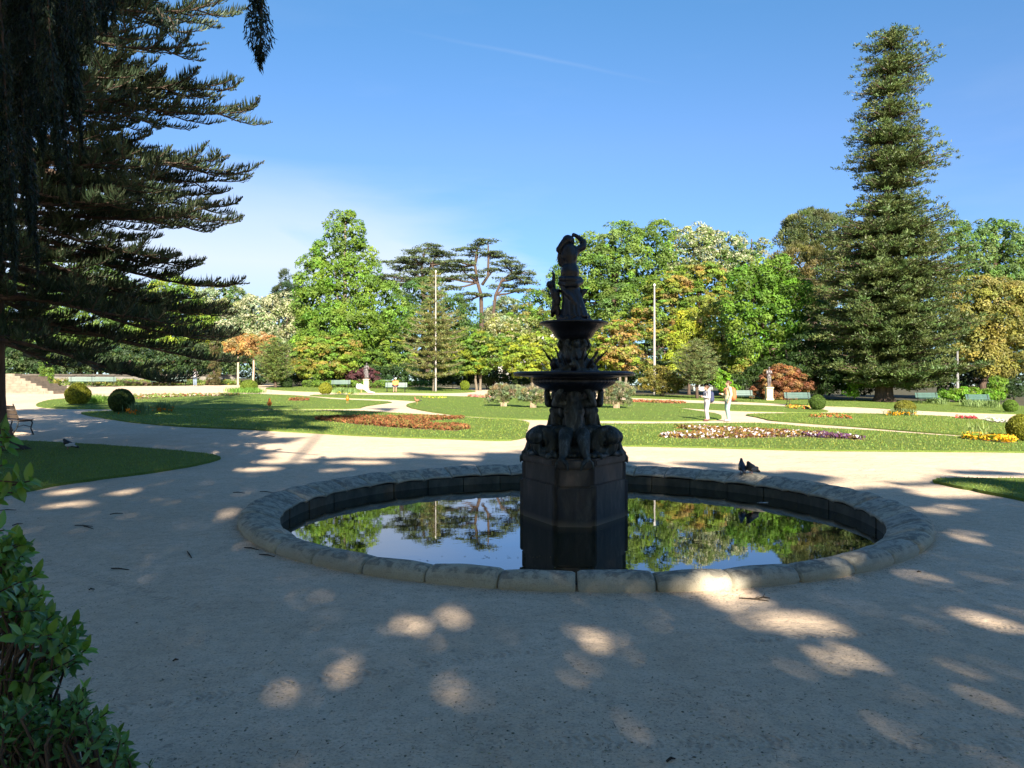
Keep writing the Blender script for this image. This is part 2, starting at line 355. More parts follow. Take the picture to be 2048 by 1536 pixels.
class MB:
    def __init__(s): s.bm = bmesh.new()
    def box(s, c, d, rz=0, bev=0, rot=None):
        M = Matrix.Translation(c) @ (rot if rot is not None else Matrix.Rotation(rz, 4, 'Z')) @ Matrix.Diagonal((*d, 1))
        g = bmesh.ops.create_cube(s.bm, size=1, matrix=M)
        if bev:
            e = list({e for v in g['verts'] for e in v.link_edges})
            bmesh.ops.bevel(s.bm, geom=e, offset=bev, segments=2, affect='EDGES')
        return s
    def tube(s, pts, rad, n=8, cap=True):
        pts = [Vector(p) for p in pts]
        if isinstance(rad, (int, float)): rad = [rad]*len(pts)
        rings = []; up = Vector((0, 0, 1))
        for i, p in enumerate(pts):
            t = (pts[min(i+1, len(pts)-1)]-pts[max(i-1, 0)]).normalized()
            a = t.orthogonal().normalized() if i == 0 else (a - t*a.dot(t)).normalized()
            b = t.cross(a)
            rings.append([s.bm.verts.new(p+(a*math.cos(2*math.pi*k/n)+b*math.sin(2*math.pi*k/n))*rad[i]) for k in range(n)])
        for r0, r1 in zip(rings, rings[1:]):
            for k in range(n): s.bm.faces.new((r0[k], r0[(k+1) % n], r1[(k+1) % n], r1[k]))
        if cap: s.bm.faces.new(rings[0][::-1]); s.bm.faces.new(rings[-1])
        return s
    def lathe(s, prof, n=48, mod=None, loc=(0, 0, 0), caps=True):
        rings = []
        for j, (r, z) in enumerate(prof):
            ring = []
            for k in range(n):
                a = 2*math.pi*k/n; rr = r*(mod(a, j, r) if mod else 1)
                ring.append(s.bm.verts.new((loc[0]+rr*math.cos(a), loc[1]+rr*math.sin(a), loc[2]+z)))
            rings.append(ring)
        for r0, r1 in zip(rings, rings[1:]):
            for k in range(n): s.bm.faces.new((r0[k], r0[(k+1) % n], r1[(k+1) % n], r1[k]))
        if caps:
            s.bm.faces.new(rings[0][::-1]); s.bm.faces.new(rings[-1])
        return s
    def ell(s, c, r, rot=None, sub=2):
        M = Matrix.Translation(c) @ (rot.to_matrix().to_4x4() if rot is not None else Matrix()) @ Matrix.Diagonal((*( (r,)*3 if isinstance(r, (int, float)) else r), 1))
        bmesh.ops.create_icosphere(s.bm, subdivisions=sub, radius=1, matrix=M); return s
    def cap(s, p0, p1, r0, r1, n=12):
        """tapered limb: cone frustum with a ball at each end"""
        s.ell(p0, r0); s.ell(p1, r1); s.tube([p0, p1], [r0, r1], n); return s
    def chain(s, pts, rad):
        for i in range(len(pts)-1): s.cap(pts[i], pts[i+1], rad[i], rad[i+1])
        return s
    def prism(s, pts2, z0, z1, bev=0):
        lo = [s.bm.verts.new((x, y, z0)) for x, y in pts2]; hi = [s.bm.verts.new((x, y, z1)) for x, y in pts2]
        n = len(lo); fs = [s.bm.faces.new(lo[::-1]), s.bm.faces.new(hi)]
        for k in range(n): fs.append(s.bm.faces.new((lo[k], lo[(k+1) % n], hi[(k+1) % n], hi[k])))
        if bev: bmesh.ops.bevel(s.bm, geom=list({e for f in fs for e in f.edges}), offset=bev, segments=2, affect='EDGES')
        return s
    def mesh(s, name, smooth=False):
        bmesh.ops.recalc_face_normals(s.bm, faces=s.bm.faces)
        me = bpy.data.meshes.new(name); s.bm.to_mesh(me); s.bm.free()
        if smooth: me.polygons.foreach_set('use_smooth', [True]*len(me.polygons))
        return me
    def build(s, name, mat, parent=None, loc=None, smooth=False):
        return link(name, s.mesh(name, smooth), mat, parent, loc)
    def fused(s, name, mat, parent=None, voxel=.02, smooth=3, loc=None):
        """all pieces grown into one continuous skin"""
        me = s.mesh(name); tmp = bpy.data.objects.new('fuse_tmp', me); COL.objects.link(tmp)
        q = tmp.modifiers.new('r', 'REMESH'); q.mode = 'VOXEL'; q.voxel_size = voxel; q.use_smooth_shade = True
        if smooth: q = tmp.modifiers.new('s', 'SMOOTH'); q.factor = .5; q.iterations = smooth
        dg = bpy.context.evaluated_depsgraph_get()
        me2 = bpy.data.meshes.new_from_object(tmp.evaluated_get(dg)); me2.name = name
        bpy.data.objects.remove(tmp); bpy.data.meshes.remove(me)
        me2.materials.clear()
        return link(name, me2, mat, parent, loc)
def copy_tree(o, parent=None):
    c = o.copy(); COL.objects.link(c)
    if parent is not None: c.parent = parent
    for ch in list(o.children): copy_tree(ch, c)
    return c

# ------------------------------------------------------------------ ground
def grid_ground():
    xs = np.unique(np.concatenate([np.linspace(-900, -80, 20), np.linspace(-80, 80, 129), np.linspace(80, 900, 20)]))
    ys = np.unique(np.concatenate([np.linspace(-300, -10, 12), np.linspace(-10, 44, 109), np.linspace(44, 150, 76), np.linspace(150, 1200, 22)]))
    X, Y = np.meshgrid(xs, ys); Z = terr(X, Y)
    V = np.stack([X, Y, Z], -1).reshape(-1, 3); nx = len(xs)
    i = np.arange(len(ys)-1)[:, None]*nx+np.arange(nx-1)[None]
    Fc = np.stack([i, i+1, i+nx+1, i+nx], -1).reshape(-1, 4)
    # leave out what lies under the pool floor
    c = V[Fc]; keep = (np.hypot(c[..., 0]-POOL[0], c[..., 1]-POOL[1]) > 4.75).all(1)
    V1, F1 = V, Fc[keep]
    # polar apron up to the pool's footing
    n, rs = 144, np.array([3.95, 4.15, 4.3, 4.6, 5.0, 5.5, 6.1])
    a = np.arange(n)*2*np.pi/n; X = POOL[0]+rs[:, None]*np.cos(a); Y = POOL[1]+rs[:, None]*np.sin(a)
    Z = terr(X, Y)+.003*(rs[:, None] < 6)-.004*(rs[:, None] > 6)
    V2 = np.stack([X, Y, Z], -1).reshape(-1, 3); i = np.arange(len(rs)-1)[:, None]*n; j = np.arange(n)[None]; j2 = (j+1) % n
    F2 = np.stack([i+j, i+j2, i+n+j2, i+n+j], -1).reshape(-1, 4)[:, ::-1]+len(V1)
    return npmesh('gravel_ground', np.concatenate([V1, V2]), np.concatenate([F1, F2]), smooth=True)
POOL = (.81, 9.95)
tag(link('gravel_ground', grid_ground(), 'gravel'), kind='structure')

def smooth_closed(pts, it=2):
    for _ in range(it):
        q = []
        for a, b in zip(pts, pts[1:]+pts[:1]):
            q += [(.75*a[0]+.25*b[0], .75*a[1]+.25*b[1]), (.25*a[0]+.75*b[0], .25*a[1]+.75*b[1])]
        pts = q
    return pts
def sheet(name, px, mat, h=.045, step=.8, it=2, world_pts=None, edge='turf'):
    """a sheet of turf or soil laid over the ground, with a cut edge of its own thickness"""
    pts = [at(*p)[:2] for p in px] if world_pts is None else world_pts
    pts = smooth_closed(pts, it)
    dense = []
    for a, b in zip(pts, pts[1:]+pts[:1]):
        k = max(1, int(math.dist(a, b)/.6))
        for j in range(k): dense.append((a[0]+(b[0]-a[0])*j/k, a[1]+(b[1]-a[1])*j/k))
    r = random.Random(len(dense))
    pts = [(x+r.uniform(-.03, .03), y+r.uniform(-.03, .03)) for x, y in dense]
    A = np.array(pts); n = len(A)
    x0, y0 = A.min(0); x1, y1 = A.max(0)
    gx, gy = np.meshgrid(np.arange(x0, x1, step), np.arange(y0, y1, step)); G = np.stack([gx.ravel(), gy.ravel()], 1)
    ins = inside(G, A)
    G = G[ins]
    vs = [Vector(p) for p in pts]+[Vector(g) for g in G]
    res = delaunay_2d_cdt(vs, [], [list(range(n))], 1, 1e-4)
    V2 = np.array([tuple(v) for v in res[0]]); Fc = [tuple(f) for f in res[2]]
    Z = terr(V2[:, 0], V2[:, 1])+h
    me = bpy.data.meshes.new(name)
    verts = [(x, y, z) for (x, y), z in zip(V2, Z)]
    # skirt
    base = len(verts); m_ = len(pts)
    ring = []
    for x, y in pts: ring.append((x, y, float(terr(x, y))+h)); 
    verts += ring; verts += [(x, y, float(terr(x, y))-.1) for x, y in pts]
    faces = list(Fc)+[(base+k, base+(k+1) % m_, base+m_+(k+1) % m_, base+m_+k) for k in range(m_)]
    me.from_pydata(verts, [], faces); me.update()
    o = link(name, me, mat); return o, A
def inside(G, A):
    x, y = G[:, 0], G[:, 1]; c = np.zeros(len(G), bool); j = len(A)-1
    for i in range(len(A)):
        xi, yi = A[i]; xj, yj = A[j]
        if yi != yj:
            c ^= ((yi > y) != (yj > y)) & (x < (xj-xi)*(y-yi)/(yj-yi)+xi)
        j = i
    return c
def scatter(A, dens, maxn=200000):
    x0, y0 = A.min(0); x1, y1 = A.max(0); n = int(min(maxn, dens*(x1-x0)*(y1-y0)))
    G = np.stack([rng.uniform(x0, x1, n), rng.uniform(y0, y1, n)], 1)
    return G[inside(G, A)]
LAWNS = {
 'a': [(150,826),(235,823),(347,820.5),(480,822),(665,822),(721,823),(799,828),(900,833),(970,839),(1061,842),(1055,862),(1048,884.5),(900,879),(777,876),(620,867),(480,859),(384,856),(305,850),(234,842),(183,833)],
 'b': [(1096,845),(1203,849.5),(1340,849),(1443,848),(1526,847),(1640,858),(1720,861),(1912,875),(2060,884),(2130,890),(2130,908),(2048,906),(1820,904),(1640,903),(1500,899),(1300,894),(1237,893),(1078,889)],
 'c': [(69,811),(90,802),(124,798),(200,794),(265,792),(370,790),(480,788.5),(560,790),(611,793),(665,799.5),(730,801.5),(792,804.5),(760,809),(730,813),(718,818.5),(600,819.5),(440,819),(220,819),(110,818),(78,815)],
 'd': [(604,790.5),(700,790),(800,791.5),(900,793),(985,795),(1080,798),(1200,803),(1290,809),(1340,815),(1400,823),(1438,829),(1446,837),(1431,842),(1340,843.5),(1203,842),(1090,841),(960,836),(880,828),(828,819),(809,812),(822,806.5),(850,804),(777,799.5),(665,796)],
 'e': [(1180,797),(1300,804.5),(1402,807.5),(1505,811),(1587,814.5),(1650,820),(1660,824.5),(1620,826.5),(1566,825),(1464,822.5),(1402,819),(1300,812)],
 'f': [(1480,829.5),(1540,828),(1649,827),(1750,828.5),(1840,831),(1930,836),(2030,850),(2120,862),(2150,880),(2050,880),(2024,876),(1912,871),(1720,855.5),(1600,847),(1536,842),(1522,837)],
 'g': [(1230,789),(1300,791),(1400,792),(1500,795),(1600,798),(1700,800),(1800,801),(1900,805),(2048,812),(2140,822),(2140,836),(2046,829),(1950,827),(1838,822),(1720,815),(1640,812.5),(1525,806),(1443,802.5),(1300,797.5),(1240,795)],
 'h': [(521,777.5),(560,774),(640,773),(720,773),(800,774),(880,775),(930,779),(962,784),(900,787),(800,786),(700,785.5),(620,784),(560,781.5)],
 'i': [(-330,872),(-100,872),(-20,877),(47,884),(141,889),(234,894),(352,904),(429,912),(447,919),(398,931),(328,944),(211,959),(117,971),(23,991),(-60,1010),(-330,1070)],
 'j': [(1861,964),(1887,960.5),(1960,960.5),(2048,961.5),(2400,964),(2500,1060),(2200,1035),(2011,996),(1937,981),(1875,969)],
}
fl = [at(*p)[:2] for p in ((478,775.5),(560,773.2),(700,772.6),(900,774.6),(1000,779),(1100,784),(1230,788.7),(1400,791.7),(1600,797.6),(1800,800.6),(2048,811.6),(2300,830))]
o, A = sheet('woodland_floor', None, 'leaf_mould', .028, 3.0, 1, fl+[(75, 90), (190, 260), (-80, 260), (-26, 90)]); tag(o, kind='structure')
o, A = sheet('woodland_floor', None, 'leaf_mould', .028, 3.0, 0, [(-44, 60.5), (-33, 87), (-29, 93), (-84, 260), (-220, 260), (-120, 60.5)]); tag(o, kind='structure')
POLY = {}
for k, v in LAWNS.items():
    o, A = sheet('lawn', v, 'turf', it=2 if k not in 'cd' else 1)
    tag(o, kind='structure'); POLY[k] = A
# blades standing on the turf (uncountable), finer where the lawn is near
GV, GF, GT = [], [], []; off = 0
for k, A in POLY.items():
    dmin = A[:, 1].min(); dens = 260 if k in 'ij' else (90 if dmin < 30 else 14)
    G = scatter(A, dens, 240000)
    G = G[np.abs(G[:, 0]/np.maximum(G[:, 1], 1)) < .75]
    n = len(G); z = terr(G[:, 0], G[:, 1])+.04
    hgt = rng.uniform(.02, .05, n)*(1 if k in 'ij' else 1.2); w = .007 if k in 'ij' else .016
    a = rng.uniform(0, 2*np.pi, n); dx, dy = np.cos(a)*w, np.sin(a)*w
    B = np.stack([G[:, 0], G[:, 1], z], 1); D = np.stack([dx, dy, np.zeros(n)], 1)
    L = np.stack([rng.normal(0, .02, n), rng.normal(0, .02, n), hgt], 1)
    V = np.empty((n, 3, 3)); V[:, 0] = B-D; V[:, 1] = B+D; V[:, 2] = B+L
    GV.append(V.reshape(-1, 3)); GF.append(np.arange(3*n).reshape(n, 3)+off); off += 3*n
    t = np.array([.15, .225, .045])*rng.uniform(.6, 1.5, (n, 1))*np.stack([rng.uniform(.8, 1.5, n), np.ones(n), np.ones(n)], 1)
    GT.append(t)
tag(link('grass', npmesh('grass', np.concatenate(GV), np.concatenate(GF), np.concatenate(GT)), 'leaf'), 'short mown grass blades covering the park lawns', 'grass', kind='stuff')

# ------------------------------------------------------------------ pool
CX0, CY0 = POOL
RO, RI, WZ, NST = 4.17, 3.72, -.165, 42
pool = empty('fountain_pool', (CX0, CY0, 0), 0, 'large round still pool ringed by pale worn coping stones around the iron fountain', 'pool')
prof = [(RO-.01, -.08), (RO, .0), (RO+.012, .045), (RO-.01, .09), (RO-.06, .122), (RO-.14, .130), (RO-.22, .112), (RO-.31, .078), (RO-.39, .040), (RI+.01, .022), (RI-.005, .006), (RI, -.02), (RI+.08, -.03)]
for s in range(NST):
    r = random.Random(100+s)
    a0 = 2*math.pi*s/NST+r.uniform(-.012, .012)*0; a1 = 2*math.pi*(s+1)/NST
    gap = .0022; bm = bmesh.new(); rings = []; n = 9
    dz, dr, tl = r.uniform(-.008, .010), r.uniform(-.012, .012), r.uniform(-.010, .010)
    for k in range(n+1):
        t = k/n; e = min(t, 1-t)*n; sh = (.018 if e < .01 else (.006 if e < 1.01 else 0))
        a = a0+gap+(a1-a0-2*gap)*(t if 0 < k < n else t)
        if k == 1: a = a0+gap+.006
        if k == n-1: a = a1-gap-.006
        ring = []
        for j, (pr, pz) in enumerate(prof):
            f_ = 1 if j > 1 else 0
            ww = .006*math.sin(3*t*3.1+s*1.7+j*.8)
            rr = pr+dr*f_-sh*(1 if j < 6 else -.0)*.7+ww*.5; zz = pz+(dz+tl*(t-.5)-sh*.8+.010*math.sin(math.pi*t)+ww*.5)*f_
            ring.append(bm.verts.new((rr*math.cos(a), rr*math.sin(a), zz)))
        rings.append(ring)
    for q0, q1 in zip(rings, rings[1:]):
        for j in range(len(prof)-1): bm.faces.new((q0[j], q0[j+1], q1[j+1], q1[j]))
    bm.faces.new(rings[0][::-1]); bm.faces.new(rings[-1])
    bmesh.ops.recalc_face_normals(bm, faces=bm.faces)
    me = bpy.data.meshes.new('coping_stone'); bm.to_mesh(me); bm.free()
    me.polygons.foreach_set('use_smooth', [True]*len(me.polygons))
    link('coping_stone', me, 'coping', pool)
# blocks of the inner wall (half out of step with the coping)
NW = 34
bm = bmesh.new()
g_ = .004
def wall_block(a0, a1):
    bm = bmesh.new(); rr = []
    for k in range(5):
        a = a0+(a1-a0)*k/4
        rr.append([bm.verts.new((q*math.cos(a), q*math.sin(a), z)) for q, z in ((RI+.03, -.75), (RI+.03, -.032), (RI+.2, -.032), (RI+.2, -.75))])
    for p0, p1 in zip(rr, rr[1:]):
        for j in range(4): bm.faces.new((p0[j], p0[(j+1) % 4], p1[(j+1) % 4], p1[j]))
    bm.faces.new(rr[0][::-1]); bm.faces.new(rr[-1])
    bmesh.ops.recalc_face_normals(bm, faces=bm.faces)
    me = bpy.data.meshes.new('wall_block'); bm.to_mesh(me); bm.free(); return me
wb = wall_block(0.002, 2*math.pi/NW-.002)
for s in range(NW):
    o = link('wall_block', wb, 'wet_stone', pool); o.rotation_euler = (0, 0, 2*math.pi*s/NW); sc_ = 1+random.uniform(-.003, .003); o.scale = (sc_, sc_, 1)
MB().lathe([(RI+.02, -.75), (RI+.02, -.72)], 64).build('pool_floor', 'soil', pool)
MB().lathe([(RI+.05, WZ-.006), (RI+.05, WZ)], 96).build('water', 'pond_water', pool)
# outside footing hidden in the ground between stone and hole
# ------------------------------------------------------------------ fountain
ftn = empty('iron_fountain', (CX0+.02, CY0+.12, 0), R(-4), 'dark cast iron fountain of two basins topped by a standing woman, on a stone plinth', 'fountain')
def trig(reach, hw, inner):
    pts = []
    for k in range(3):
        a = R(-90+120*k)
        ux, uy = math.cos(a), math.sin(a); vx, vy = -uy, ux
        if inner is None: pts += [(ux*reach-vx*hw, uy*reach-vy*hw), (ux*reach+vx*hw, uy*reach+vy*hw)]
    return pts
MB().prism(trig(.64, .27, None), -.72, .345, .012).build('plinth_base', 'plinth_stone', ftn)
MB().prism(trig(.615, .25, None), .345, .58, .008).build('plinth_block', 'plinth_stone', ftn)
MB().prism(trig(.655, .275, None), .582, .675, .02).build('plinth_cap', 'plinth_stone', ftn)
for k in range(3):
    a = R(-90+120*k); rot = Matrix.Rotation(a+math.pi/2, 4, 'Z')
    def bl(c, d, bv): 
        q = MB(); q.box((0, 0, 0), d, bev=bv); return q
    for nm, (yy, z0, z1, w, dpt) in (('pier_base', (.60, -.72, .325, .44, .26)), ('pier_block', (.59, .327, .56, .40, .24)), ('pier_cap', (.60, .562, .66, .43, .27))):
        q = MB(); q.box((0, 0, 0), (w, dpt, z1-z0), bev=.015)
        o = q.build(nm, 'plinth_stone', ftn); o.location = rot @ Vector((0, -yy, (z0+z1)/2)); o.rotation_euler = (0, 0, a+math.pi/2)
V3 = Vector
def triton():
    q = MB()
    # local: outward = -Y
    q.chain([V3((0, -.24, .93)), V3((0, -.25, 1.08)), V3((0, -.22, 1.24)), V3((0, -.20, 1.36))], [.125, .105, .135, .11])
    for s in (-1, 1):
        q.ell((s*.07, -.285, 1.265), (.065, .05, .05))                         # chest
        q.ell((s*.075, -.12, 1.25), (.07, .06, .09))
        q.chain([V3((s*.13, -.20, 1.36)), V3((s*.25, -.25, 1.36)), V3((s*.20, -.30, 1.50)), V3((s*.13, -.33, 1.585))], [.062, .050, .042, .034])
        for k in range(4): q.cap(V3((s*.13+.014*(k-1.5), -.335, 1.585)), V3((s*.13+.018*(k-1.5), -.36, 1.625)), .011, .009, 6)
        q.cap(V3((s*.11, -.31, 1.58)), V3((s*.085, -.33, 1.61)), .012, .010, 6)
        # scaly thighs folding over the pier
        q.chain([V3((s*.07, -.25, .93)), V3((s*.11, -.44, .97)), V3((s*.12, -.56, .88)), V3((s*.13, -.63, .74)), V3((s*.17, -.69, .67))], [.10, .095, .085, .062, .03])
        q.chain([V3((s*.17, -.69, .68)), V3((s*.10, -.73, .62)), V3((s*.08, -.74, .54))], [.035, .03, .012])
        q.chain([V3((s*.15, -.67, .68)), V3((s*.22, -.70, .62)), V3((s*.24, -.70, .55))], [.03, .028, .010])
        # tail sweeping sideways into a coil
        pts, rad = [], []
        c = V3((s*.40, -.26, .845))
        for i in range(22):
            th = R(150)-i*R(26); rr = .165*(1-i/27); k = i/21
            pts.append(c+V3((s*(-math.cos(th))*rr*1.0, -.10*k, math.sin(th)*rr))); rad.append(.088*(1-k)**.8+.012)
        q.chain([V3((s*.10, -.22, .98)), V3((s*.20, -.22, .99)), pts[0]], [.10, .09, .088])
        q.chain(pts, rad)
        q.chain([V3((s*.28, -.36, .72)), V3((s*.22, -.47, .70)), V3((s*.20, -.52, .62))], [.035, .04, .012])
        q.chain([V3((s*.42, -.36, .70)), V3((s*.34, -.46, .69)), V3((s*.35, -.50, .61))], [.03, .035, .012])
    # head bowed, hair
    q.cap(V3((0, -.20, 1.38)), V3((0, -.24, 1.44)), .05, .05)
    q.ell((0, -.27, 1.475), (.068, .08, .085)); q.ell((0, -.35, 1.46), (.014, .02, .02))
    q.ell((0, -.225, 1.495), (.088, .075, .08))
    for s in (-1, 1): q.chain([V3((s*.06, -.22, 1.47)), V3((s*.085, -.2, 1.40)), V3((s*.07, -.21, 1.33))], [.035, .03, .02])
    q.ell((0, -.30, 1.40), (.05, .05, .06))                                     # beard
    for k in range(7): q.chain([V3((.08-.027*k, -.33, 1.20)), V3((.10-.033*k, -.36, 1.02)), V3((.11-.038*k, -.43, .86+.02*(k % 2)))], [.012, .016, .008])
    for k in range(9): q.ell((-.32+.08*k, -.52+.02*(k % 3), .70), (.05, .06, .045))
    return q
tr = triton().fused('triton_figure', 'cast_iron_limed', ftn, .0125, 2)
for k in (1, 2):
    o = tr.copy(); COL.objects.link(o); o.parent = ftn; o.rotation_euler = (0, 0, R(120*k))
q = MB(); q.lathe([(.34, .66), (.33, .78), (.20, .86), (.15, 1.0), (.13, 1.3), (.17, 1.45), (.24, 1.52), (.26, 1.56)], 24, lambda a, j, r: 1+.08*math.cos(6*a)); q.build('rocky_core', 'cast_iron_limed', ftn, smooth=True)
# lower basin
def gad(a, j, r):
    return 1+(.016*abs(math.sin(26*a)) if 3 <= j <= 6 else (.010*abs(math.sin(46*a)) if 9 <= j <= 13 else 0))
lb = [(.16, 1.50), (.28, 1.515), (.40, 1.555), (.50, 1.60), (.545, 1.635), (.55, 1.665), (.535, 1.69), (.50, 1.70), (.60, 1.712), (.74, 1.725), (.79, 1.73), (.805, 1.75), (.80, 1.772), (.775, 1.782), (.75, 1.775), (.68, 1.76), (.5, 1.735), (.2, 1.72)]
MB().lathe(lb, 208, gad).build('lower_basin', 'cast_iron', ftn, smooth=True)
# rock mound and shaft of figures
q = MB(); q.lathe([(.33, 1.735), (.31, 1.80), (.24, 1.86), (.2, 1.95), (.17, 2.02), (.16, 2.18), (.19, 2.24)], 36, lambda a, j, r: 1+.09*math.sin(5*a+j*1.3)+.05*math.sin(11*a+j*2.1))
r = random.Random(5)
for k in range(40): q.ell((.27*math.cos(k*2.4), .27*math.sin(k*2.4), 1.76+r.random()*.13), r.uniform(.03, .06), sub=1)
for k in range(3):
    a = R(-90+120*k+10); u = V3((math.cos(a), math.sin(a), 0)); v = V3((-u.y, u.x, 0))
    q.chain([u*.14+V3((0, 0, 1.88)), u*.16+V3((0, 0, 2.0)), u*.14+V3((0, 0, 2.1))], [.065, .07, .055])
    q.ell(u*.19+V3((0, 0, 2.15)), (.05, .05, .06))
    for s in (-1, 1):
        q.chain([u*.15+v*s*.06+V3((0, 0, 2.09)), u*.16+v*s*.13+V3((0, 0, 2.14)), u*.15+v*s*.10+V3((0, 0, 2.22))], [.035, .03, .022])
        q.chain([u*.15+v*s*.05+V3((0, 0, 1.9)), u*.27+v*s*.05+V3((0, 0, 1.93)), u*.26+v*s*.04+V3((0, 0, 1.8))], [.045, .04, .025])
q.fused('figured_shaft', 'cast_iron_limed', ftn, .013, 2)
def reed(L, w, bend):
    bm = bmesh.new(); rows = []
    for i in range(8):
        t = i/7; ww = w*math.sin(math.pi*(.12+.88*t)**.8)*(1 if t < 1 else 0)+.001
        x = L*(t*math.cos(bend*t)*.75); z = L*(math.sin(.9+bend*t*.3)*t-.30*t*t*(bend))
        rows.append([bm.verts.new((x, -ww, z+.01)), bm.verts.new((x, 0, z-.006)), bm.verts.new((x, ww, z+.01)), bm.verts.new((x, 0, z-.016))])
    for p0, p1 in zip(rows, rows[1:]):
        for j in range(4): bm.faces.new((p0[j], p0[(j+1) % 4], p1[(j+1) % 4], p1[j]))
    bm.faces.new(rows[0][::-1]); bm.faces.new(rows[-1])
    bmesh.ops.recalc_face_normals(bm, faces=bm.faces)
    me = bpy.data.meshes.new('leaf'); bm.to_mesh(me); bm.free(); return me
rd = [reed(.30, .028, .35), reed(.24, .04, 1.1), reed(.34, .02, .1)]
for k in range(30):
    a = k*2.4+.3
    o = link('leaf', rd[k % 3], 'cast_iron', ftn); rr = .2+.06*(k % 3 == 1)
    o.location = (rr*math.cos(a), rr*math.sin(a), 1.76+.03*(k % 4)); o.rotation_euler = (0, random.uniform(-.25, .25), a+random.uniform(-.3, .3)); sc_ = random.uniform(.75, 1.1); o.scale = (sc_,)*3
ub = [(.13, 2.19), (.20, 2.215), (.25, 2.25), (.275, 2.29), (.285, 2.31), (.30, 2.325), (.34, 2.37), (.40, 2.405), (.44, 2.415), (.455, 2.43), (.452, 2.448), (.43, 2.455), (.40, 2.445), (.3, 2.43), (.1, 2.43)]
MB().lathe(ub, 120, lambda a, j, r: 1+(.012*abs(math.sin(18*a)) if 1 <= j <= 4 else (.010*abs(math.sin(30*a)) if 8 <= j <= 11 else 0))).build('upper_basin', 'cast_iron', ftn, smooth=True)
MB().lathe([(.215, 2.43), (.22, 2.46), (.205, 2.475), (.20, 2.51), (.185, 2.525)], 36).build('statue_base', 'cast_iron', ftn, smooth=True)
# standing woman seen from behind; local x right, -y towards the viewer (her back)
def sx(px): return (px-1149)*.0067
def szz(py): return EYE+(HY-py)*.0067
q = MB()
c3 = lambda px, py, y=0: V3((sx(px), y, szz(py)))
q.chain([c3(1141, 556), c3(1141, 543), c3(1142, 528), c3(1140, 512), c3(1139, 499)], [.122, .130, .090, .112, .105])
for s, x0 in ((-1, 1133), (1, 1150)): q.ell(c3(x0, 545, -.04), (.062, .075, .085))
q.ell(c3(1128, 503), (.062, .06, .07)); q.ell(c3(1152, 503), (.062, .06, .07))
q.ell(c3(1131, 512, -.05), (.05, .04, .08)); q.ell(c3(1149, 512, -.05), (.05, .04, .08))
q.cap(c3(1139, 497), c3(1138, 488), .045, .042)
q.ell(c3(1138, 481, .01), (.062, .075, .078))
q.chain([c3(1153, 501), c3(1168, 493, .02), c3(1168, 482, .03)], [.052, .047, .044])
q.chain([c3(1168, 490, .03), c3(1164, 477, .06), c3(1153, 468, .08)], [.045, .036, .027])
q.ell(c3(1149, 466, .08), (.03, .022, .026))
for k in range(4): q.cap(c3(1147, 465+k*1.6, .08), c3(1144, 470+k*2.0, .07), .009, .008, 6)
q.cap(c3(1149, 468, .07), c3(1147, 474, .06), .010, .008, 6)
q.chain([c3(1125, 500), c3(1122, 514, .02), c3(1124, 526, .03)], [.050, .046, .042])
q.chain([c3(1124, 526, .03), c3(1128, 518, .12), c3(1132, 508, .17)], [.042, .034, .026])
for k in range(4): q.cap(c3(1131+k*1.5, 507, .18), c3(1131+k*1.5, 500, .19), .009, .008, 6)
q.cap(c3(1135, 510, .17), c3(1138, 506, .17), .009, .008, 6)
wom = q.fused('woman_figure', 'cast_iron', ftn, .0115, 2)
q = MB()
q.ell(c3(1137, 480, -.02), (.078, .075, .075)); q.chain([c3(1131, 484, -.03), c3(1124, 492, -.03), c3(1119, 500, -.03)], [.055, .045, .04])
for k in range(5): q.ell(c3(1117+k*1.2, 497+k*2.2-3*(k % 2), -.03), .03, sub=1)
q.chain([c3(1146, 478, 0), c3(1148, 486, 0)], [.03, .02])
q.fused('hair', 'cast_iron', wom, .0115, 1)
q = MB()
q.chain([c3(1124, 557, -.02), c3(1134, 560, -.11), c3(1150, 561, -.11), c3(1161, 559, -.02)], [.04, .045, .045, .04])
q.chain([c3(1123, 566, .0), c3(1136, 571, -.10), c3(1152, 570, -.10), c3(1163, 563, .0)], [.045, .05, .05, .045])
q.chain([c3(1142, 558), c3(1142, 578), c3(1145, 600), c3(1146, 622), c3(1146, 637)], [.120, .122, .132, .160, .178])
r = random.Random(3)
for k in range(13):
    a = R(200+k*13.5); x0 = .10*math.cos(a); y0 = .10*math.sin(a); tw = .05+.03*math.sin(k)
    q.chain([c3(1142, 572)+V3((x0, y0, 0)), c3(1145, 600)+V3((x0*1.15+tw*.5, y0*1.2, 0)), c3(1147, 634)+V3((x0*1.5+tw, y0*1.7, 0))], [.022, .026, .030])
q.chain([c3(1125, 574, -.04), c3(1140, 592, -.13), c3(1158, 618, -.13), c3(1163, 636, -.1)], [.03, .035, .035, .03])
q.fused('drapery', 'cast_iron', wom, .0115, 1)
# putto reaching up at her left, and the water creature on her right
q = MB()
q.ell(c3(1103, 570), (.05, .055, .058)); q.ell(c3(1101, 568, -.01), (.052, .05, .05))
q.chain([c3(1106, 577), c3(1111, 586), c3(1115, 598), c3(1113, 606)], [.04, .062, .058, .06])
q.chain([c3(1108, 579), c3(1108, 563, .02), c3(1109, 549, .02), c3(1107, 544, .02)], [.034, .026, .022, .016])
for k in range(3): q.cap(c3(1107, 543, .02), c3(1104.5+k*1.7, 539.5, .02), .009, .007, 6)
q.chain([c3(1112, 582), c3(1120, 580, .03), c3(1127, 583, .05)], [.03, .026, .022])
q.chain([c3(1112, 608), c3(1117, 620), c3(1118, 634)], [.05, .042, .03]); q.chain([c3(1112, 610), c3(1107, 622, -.02), c3(1106, 631, .03)], [.046, .034, .024])
q.chain([c3(1117, 634), c3(1120, 640, -.04)], [.028, .024])
